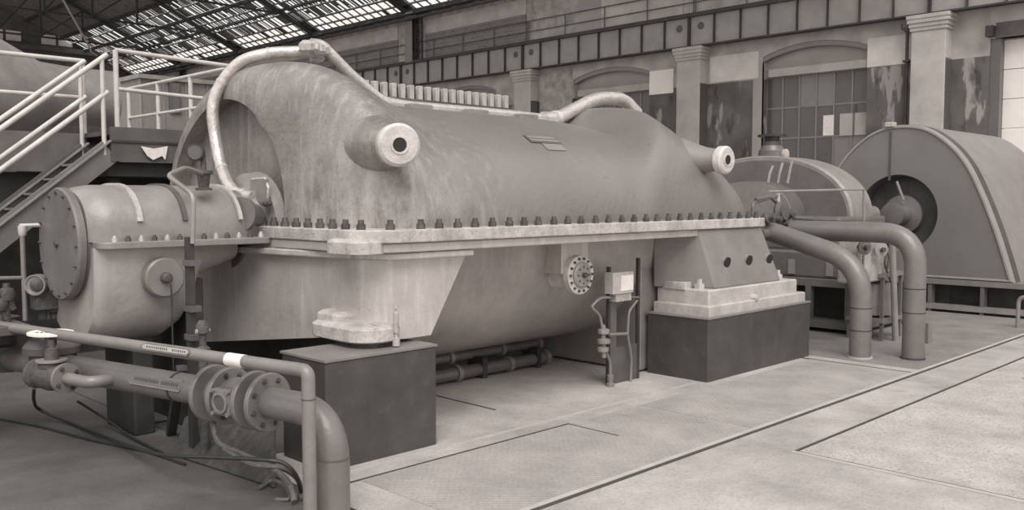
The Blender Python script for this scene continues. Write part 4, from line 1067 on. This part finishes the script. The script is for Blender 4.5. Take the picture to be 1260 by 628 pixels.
for i in range(6):
    px, py = ((58, 366), (66, 376), (76, 368))[i] if i < 3 else ((8, 362), (0, 374), (-10, 366))[i-3]
    p = ony(px, py, 9.3)
    labs = ['rusty union fitting low beside the end cover, topmost of three', 'rusty union fitting low beside the end cover, middle of three', 'rusty union fitting low beside the end cover, lowest of three',
            'rusty elbow fitting at the left edge above the floor pipe, first', 'rusty elbow fitting at the left edge, between the two others', 'rusty elbow fitting at the left edge, outermost']
    t = thing('pipe_fitting', (p.x, 9.3, 1.12), labs[i], 'fitting', 'rusty fittings below the end cover')
    MB().lathe((p.x, 9.3, 0), (0, 0, 1), [(1.12, .03), (p.z-.08, .03), (p.z-.06, .06), (p.z, .075), (p.z+.05, .06), (p.z+.06, .03), (p.z+.1, .03)], 10).build('riser', 'rust', t)
    MB().tube([(p.x-.12, 9.3, p.z), (p.x, 9.3, p.z), (p.x+.05, 9.3, p.z-.15)], .035, 8, .05).build('elbow', 'rust', t)

# ================================================================ FOREGROUND PIPES
RP = Vector((3.43, 5.44, 0))
q = onz(382, 648, 0); far = onz(-40, 395.5, 1.10)
FR = thing('barrier_rail', (q.x, q.y, 0), 'light grey tube barrier rail running left from a corner post in the foreground', 'railing')
top = ony(383, 456, q.y).z
MB().tube([(q.x, q.y, 0), (q.x, q.y, top), (far.x, far.y, top)], .048, 18, .06).build('tube', 'pipe_light', FR)
MB().cyl((q.x, q.y, top-.20), (q.x, q.y, top-.193), .051, 18).build('weld_ring', 'bolt', FR)
rdir = (Vector((far.x, far.y, 0))-Vector((q.x, q.y, 0))).normalized()
def on_rail(t): return Vector((q.x, q.y, top))+rdir*t
nrm = Vector((rdir.y, -rdir.x, 0));
if nrm.dot(Vector((0, 0, 0))-Vector((q.x, q.y, 0))) < 0: nrm = -nrm
def rail_at_px(px):
    best = min((abs(proj(on_rail(t/100))[0]-px), t/100) for t in range(0, 600)); return best[1]
def proj(v):
    d = v-CAM; a = d.dot(fwd); return 630+F*d.dot(rgt)/a, 314-F*d.dot(upv)/a
t0, t1 = rail_at_px(302), rail_at_px(281)
MB().cyl(on_rail(t0), on_rail(t1), .0505, 18).build('paper_label', 'white', FR, label='white paper label wrapped round the rail')
def arrow_plate(base_fn, pxa, pxb, w, off, parent, m_='label', up=.0):
    ta, tb = base_fn(pxb), base_fn(pxa)
    return ta, tb
def plate_on(fn, t0, t1, r, hgt, tip, parent, m1, m2, lift):
    # t0 nearer end, t1 farther end; plate lies against a tube of radius r facing the camera side
    n2 = (nrm*.93+Vector((0, 0, .37))).normalized(); upn = n2.cross(rdir).normalized()
    if upn.z < 0: upn = -upn
    def P(t, u, o): return fn(t)+n2*(r+o)+upn*u
    out = [P(t0, hgt, 0), P(t1-tip, hgt, 0), P(t1, 0, 0), P(t1-tip, -hgt, 0), P(t0, -hgt, 0), P(t0-tip*.5, 0, 0)]
    o = MB().loft([[tuple(v) for v in out], [tuple(v+n2*.008) for v in out]], smooth=False).build('flow_plate', m1, parent)
    h2 = hgt*.62
    inn = [P(t0+.01, h2, .009), P(t1-tip, h2, .009), P(t1-.03, 0, .009), P(t1-tip, -h2, .009), P(t0+.01, -h2, .009), P(t0-tip*.3, 0, .009)]
    MB().loft([[tuple(v) for v in inn], [tuple(v+n2*.003) for v in inn]], smooth=False).build('plate_face', m2, o)
    L = t1-tip-t0-.04; tx = MB(); rr = random.Random(9); u = .02
    while u < L:
        w = rr.uniform(.014, .024)
        if abs(u-L*.42) > .02:
            a = [P(t0+u, h2*.45, .013), P(t0+u+w*.7, h2*.45, .013), P(t0+u+w*.7, -h2*.45, .013), P(t0+u, -h2*.45, .013)]
            tx.add(a, [(0, 1, 2, 3)])
        u += w+.006
    tx.build('worn_lettering', 'ink', o)
plate_on(on_rail, rail_at_px(238), rail_at_px(180), .047, .030, .05, FR, 'gear', 'label', 0)
# thick flanged pipe
q2 = onz(411, 634, 0); zc = .745; f2 = onz(-60, 428, zc)
BP = thing('flanged_pipe', (q2.x, q2.y, 0), 'thick grey pipe with two bolted flanges and an elbow into the floor in the foreground', 'pipe')
MB().tube([(q2.x, q2.y, 0), (q2.x, q2.y, zc), (f2.x, f2.y, zc)], .118, 28, .36).build('pipe', 'pipe', BP)
MB().cyl((q2.x, q2.y, .42), (q2.x, q2.y, .43), .120, 28).build('weld_ring', 'steel_mid', BP)
bdir = (Vector((f2.x, f2.y, 0))-Vector((q2.x, q2.y, 0))).normalized()
def on_big(t): return Vector((q2.x, q2.y, zc))+bdir*t
def big_at_px(px): return min((abs(proj(on_big(t/100))[0]-px), t/100) for t in range(0, 600))[1]
for pxc in (318, 326):
    pass
tA = big_at_px(330); tB = big_at_px(313); tC = big_at_px(282); tD = big_at_px(262)
def flg(t, R, w, back=1):
    c = on_big(t); f = MB().lathe(c, bdir, [(-w/2, .12), (-w/2, R-.008), (-w/2+.008, R), (w/2-.008, R), (w/2, R-.008), (w/2, .12)], 40).build('flange', 'pipe', BP)
    return c, f
for (t, sgn) in ((tA, -1), (tB, 1), (tC, -1), (tD, 1)):
    c, f = flg(t, .225, .045)
    bolts_ring(f, c+bdir*sgn*.02, bdir*sgn, .175, 8, .022, .03, 'bolt', a0=.3)
MB().lathe(on_big(tB), bdir, [(0, .14), ((tC-tB)*.3, .155), ((tC-tB)*.7, .155), (tC-tB, .14)], 32).build('valve_body', 'pipe', BP)
c = on_big((tB+tC)/2)
bn = Vector((bdir.y, -bdir.x, 0)); 
if bn.dot(-Vector((c.x, c.y, 0))) < 0: bn = -bn
def obox(c, n, u, w, hn, hu, hw):
    vs = [c+n*i*hn+u*j*hu+w*k*hw for i in (-1, 1) for j in (-1, 1) for k in (-1, 1)]
    return MB().add(vs, [(0, 1, 3, 2), (4, 6, 7, 5), (0, 4, 5, 1), (2, 3, 7, 6), (0, 2, 6, 4), (1, 5, 7, 3)])
ib = obox(c+bn*.16, bn, bdir, Vector((0, 0, 1)), .045, .10, .105).build('inspection_box', 'pipe', BP, .02)
MB().lathe(c+bn*.20, bn, [(0, .085), (.02, .082), (.022, .062), (.012, .06)], 28).build('port_ring', 'pipe_light', ib)
MB().lathe(c+bn*.20, bn, [(0, .06), (.014, .058)], 24).build('port_glass', 'steel_mid', ib)
for i in (-1, 1):
    for j in (-1, 1):
        MB().lathe(c+bn*.2+bdir*i*.082+Vector((0, 0, j*.086)), bn, [(0, .016), (.02, .015)], 8).build('cover_bolt', 'pipe_light', ib)
t0, t1 = big_at_px(236), big_at_px(170)
sv = rdir, nrm
rdir, nrm = bdir, bn
plate_on(on_big, t0, t1, .112, .05, .07, BP, 'pipe_light', 'pipe', 0)
rdir, nrm = sv
TS = thing('pipe_trestle', tuple(onz(222, 537, 0)), 'dark splayed trestle legs on the floor behind the thick pipe', 'support')
for (px, py, tx_) in ((210, 536, 222), (236, 540, 226)):
    a_ = onz(px, py, 0); b_ = onz(tx_, 480, .62); MB().beam((a_.x, a_.y, 0), (b_.x+.15, b_.y+.3, .75), .08, .08).build('leg', 'steel_dark', TS)
c = on_big(big_at_px(222)); MB().lathe(c, bdir, [(0, .121), (.03, .121)], 28).build('clamp_band', 'steel_dark', BP)
# branch elbow with flange and small valve
e0 = onz(146, 470, .70); e1 = onz(118, 478, .62)
BV = thing('globe_valve', (2.8, 7.7, 0), 'rusty globe valve with pale flange branching off the thick pipe at left', 'valve')
cb = on_big(big_at_px(150))+bn*.05
m1 = cb+bn*.24; 
g0 = m1+bdir*.10; 
MB().tube([cb, m1, m1+bdir*.34], .052, 16, .18).build('branch_elbow', 'pipe_light', BV)
fl = m1+bdir*.34
vf = MB().lathe(fl, bdir, [(0, .13), (.035, .13), (.04, .06)], 28).build('flange', 'pipe_light', BV)
bolts_ring(vf, fl-bdir*.0, -bdir, .098, 4, .02, .03, 'bolt', a0=.5)
MB().lathe(fl+bdir*.04, bdir, [(0, .07), (.05, .10), (.18, .13), (.30, .12), (.36, .08), (.38, .13), (.42, .13)], 24).build('body', 'rust', BV)
vb_ = fl+bdir*.22
MB().lathe(vb_+Vector((0, 0, .08)), (0, 0, 1), [(0, .11), (.05, .11), (.06, .06), (.16, .05), (.17, .03), (.24, .03)], 18).build('bonnet', 'rust', BV)
MB().lathe(vb_+Vector((0, 0, .13)), (0, 0, 1), [(0, .13), (.015, .13)], 24).build('bonnet_ring', 'hp', BV)
# domed actuator with an oval nameplate
c = onz(66, 432, .98)
AC = thing('domed_actuator', (c.x, c.y, 0), 'dark domed actuator with a white oval nameplate at left', 'actuator')
c = on_big(big_at_px(66))
MB().lathe((c.x, c.y, 0), (0, 0, 1), [(.60, .15), (.62, .20), (.86, .2), (.87, .25), (.93, .25), (.99, .2), (1.03, .1), (1.04, .02)], 32).build('dome', 'steel_mid', AC)
cp = onz(62, 411, 1.10)
pl = MB(); ring = []
ex = (rgt*1.0).normalized(); ey = Vector((fwd.x, fwd.y, 0)).normalized()
R1 = [cp+ex*cos(2*pi*k/28)*.20+ey*sin(2*pi*k/28)*.13+Vector((0, 0, .012*sin(2*pi*k/28))) for k in range(28)]
pl.loft([[tuple(v) for v in R1], [tuple(v+Vector((0, 0, .015))) for v in R1]], smooth=False)
po_ = pl.build('nameplate', 'white', AC)
tx = MB()
for k in range(6):
    p = cp+ex*(-.12+k*.042)+Vector((0, 0, .0155)); tx.add([p-ey*.03, p+ex*.022-ey*.03, p+ex*.022+ey*.04, p+ey*.04], [(0, 1, 2, 3)])
tx.build('worn_lettering', 'ink', po_)
MB().cyl((cp.x, cp.y, 1.0), (cp.x, cp.y, 1.1), .05, 12).build('plate_stem', 'bolt', AC)
c = onz(5, 418, 1.0)
SC = thing('valve_spindle', (c.x, c.y, 0), 'dark ribbed spindle head at the left edge below the rail', 'valve')
c = on_big(big_at_px(8))
MB().lathe((c.x, c.y, 0), (0, 0, 1), [(.62, .16), (.86, .16), (.88, .1), (.95, .1), (.97, .13), (1.14, .13), (1.16, .05)], 16).build('spindle', 'rust', SC)
# board leaning / lying behind flanges
BD = thing('weathered_board', (3.6, 6.7, 0), 'weathered brownish board lying behind the flanged pipe', 'board')
a0 = onz(213, 545, 0); 
pb = [onz(338, 600, .02), onz(338, 512, .42), onz(235, 486, .40), onz(214, 560, .02)]
MB().loft([[tuple(v) for v in pb], [tuple(v+Vector((.03, .03, 0))) for v in pb]], smooth=False).build('board', 'board', BD)
SK = thing('loose_sheet', (3, 7.5, 0), 'pale crumpled strip of sheet on the dark floor under the thick pipe', 'sheet')
p4 = [onz(150, 513, .02), onz(205, 507, .02), onz(206, 517, .02), onz(168, 524, .02)]
MB().loft([[tuple(v) for v in p4], [tuple(v+Vector((0, 0, .02))) for v in p4]], smooth=False).build('strip', 'pipe_light', SK)
# plate edge bottom
EP = thing('floor_plate', (3.2, 5.9, 0), 'thin steel cover plate on the floor by the corner post', 'plate')
p4 = [onz(225, 606, .012), onz(352, 612, .012), onz(395, 634, .012), onz(300, 660, .012), onz(230, 640, .012)]
MB().loft([[(v.x, v.y, 0.007) for v in p4], [tuple(v) for v in p4]], smooth=False).build('plate', 'steel_mid', EP)
# cables
def cable(name, lab, pix, r, m_, cat='cable'):
    pts = [onz(px, py, z) for px, py, z in pix]
    t = thing(name, (pts[0].x, pts[0].y, 0), lab, cat)
    MB().tube(crom(pts, 6), r, 8).build('run', m_, t)
cable('floor_cable', 'black cable sweeping across the dark floor from the left edge', [(-30, 511, .02), (40, 523, .02), (110, 541, .02), (180, 556, .02), (228, 572, .02)], .013, 'cable')
cable('floor_cable', 'black cable hanging from the globe valve and crossing the floor', [(42, 478, .5), (42, 494, .3), (50, 505, .12), (90, 522, .03), (150, 546, .08), (200, 560, .2), (262, 563, .3), (320, 566, .36), (348, 570, .34), (364, 585, .24), (371, 606, .06)], .016, 'cable')
cable('floor_cable', 'thin dark cable dropping from the pale flange to the floor', [(95, 494, .3), (130, 516, .1), (165, 540, .03), (200, 558, .02)], .012, 'cable')
cable('metal_hose', 'grey metal hose looping towards the corner post, upper of two', [(262, 520, .5), (270, 545, .36), (300, 560, .3), (340, 580, .24), (358, 600, .12), (362, 618, .04)], .024, 'hose', 'hose')
cable('metal_hose', 'grey metal hose lying lower in the tangle by the corner post', [(275, 552, .32), (310, 572, .28), (345, 576, .26), (366, 590, .12), (372, 615, .02)], .02, 'hose', 'hose')
cable('metal_hose', 'short curled grey hose at the bottom of the tangle', [(318, 602, .02), (335, 592, .05), (352, 600, .05), (356, 614, .03), (340, 615, .02)], .016, 'hose', 'hose')

# ================================================================ LIGHT
w = bpy.data.worlds.new('sky'); S.world = w; w.use_nodes = True
bg = w.node_tree.nodes['Background']; bg.inputs[0].default_value = (1.0, .985, .965, 1); bg.inputs[1].default_value = .85
sl = bpy.data.lights.new('sun', 'SUN'); sl.energy = 2.2; sl.angle = radians(40); sl.color = (1, .985, .96)
so = bpy.data.objects.new('sun', sl); COL.objects.link(so)
so.rotation_euler = Vector((.48, .55, -.95)).to_track_quat('-Z', 'Y').to_euler()
vs = S.view_settings; vs.view_transform = 'Standard'; vs.look = 'None'; vs.gamma = 1; vs.use_curve_mapping = False
vs.exposure = 0.30
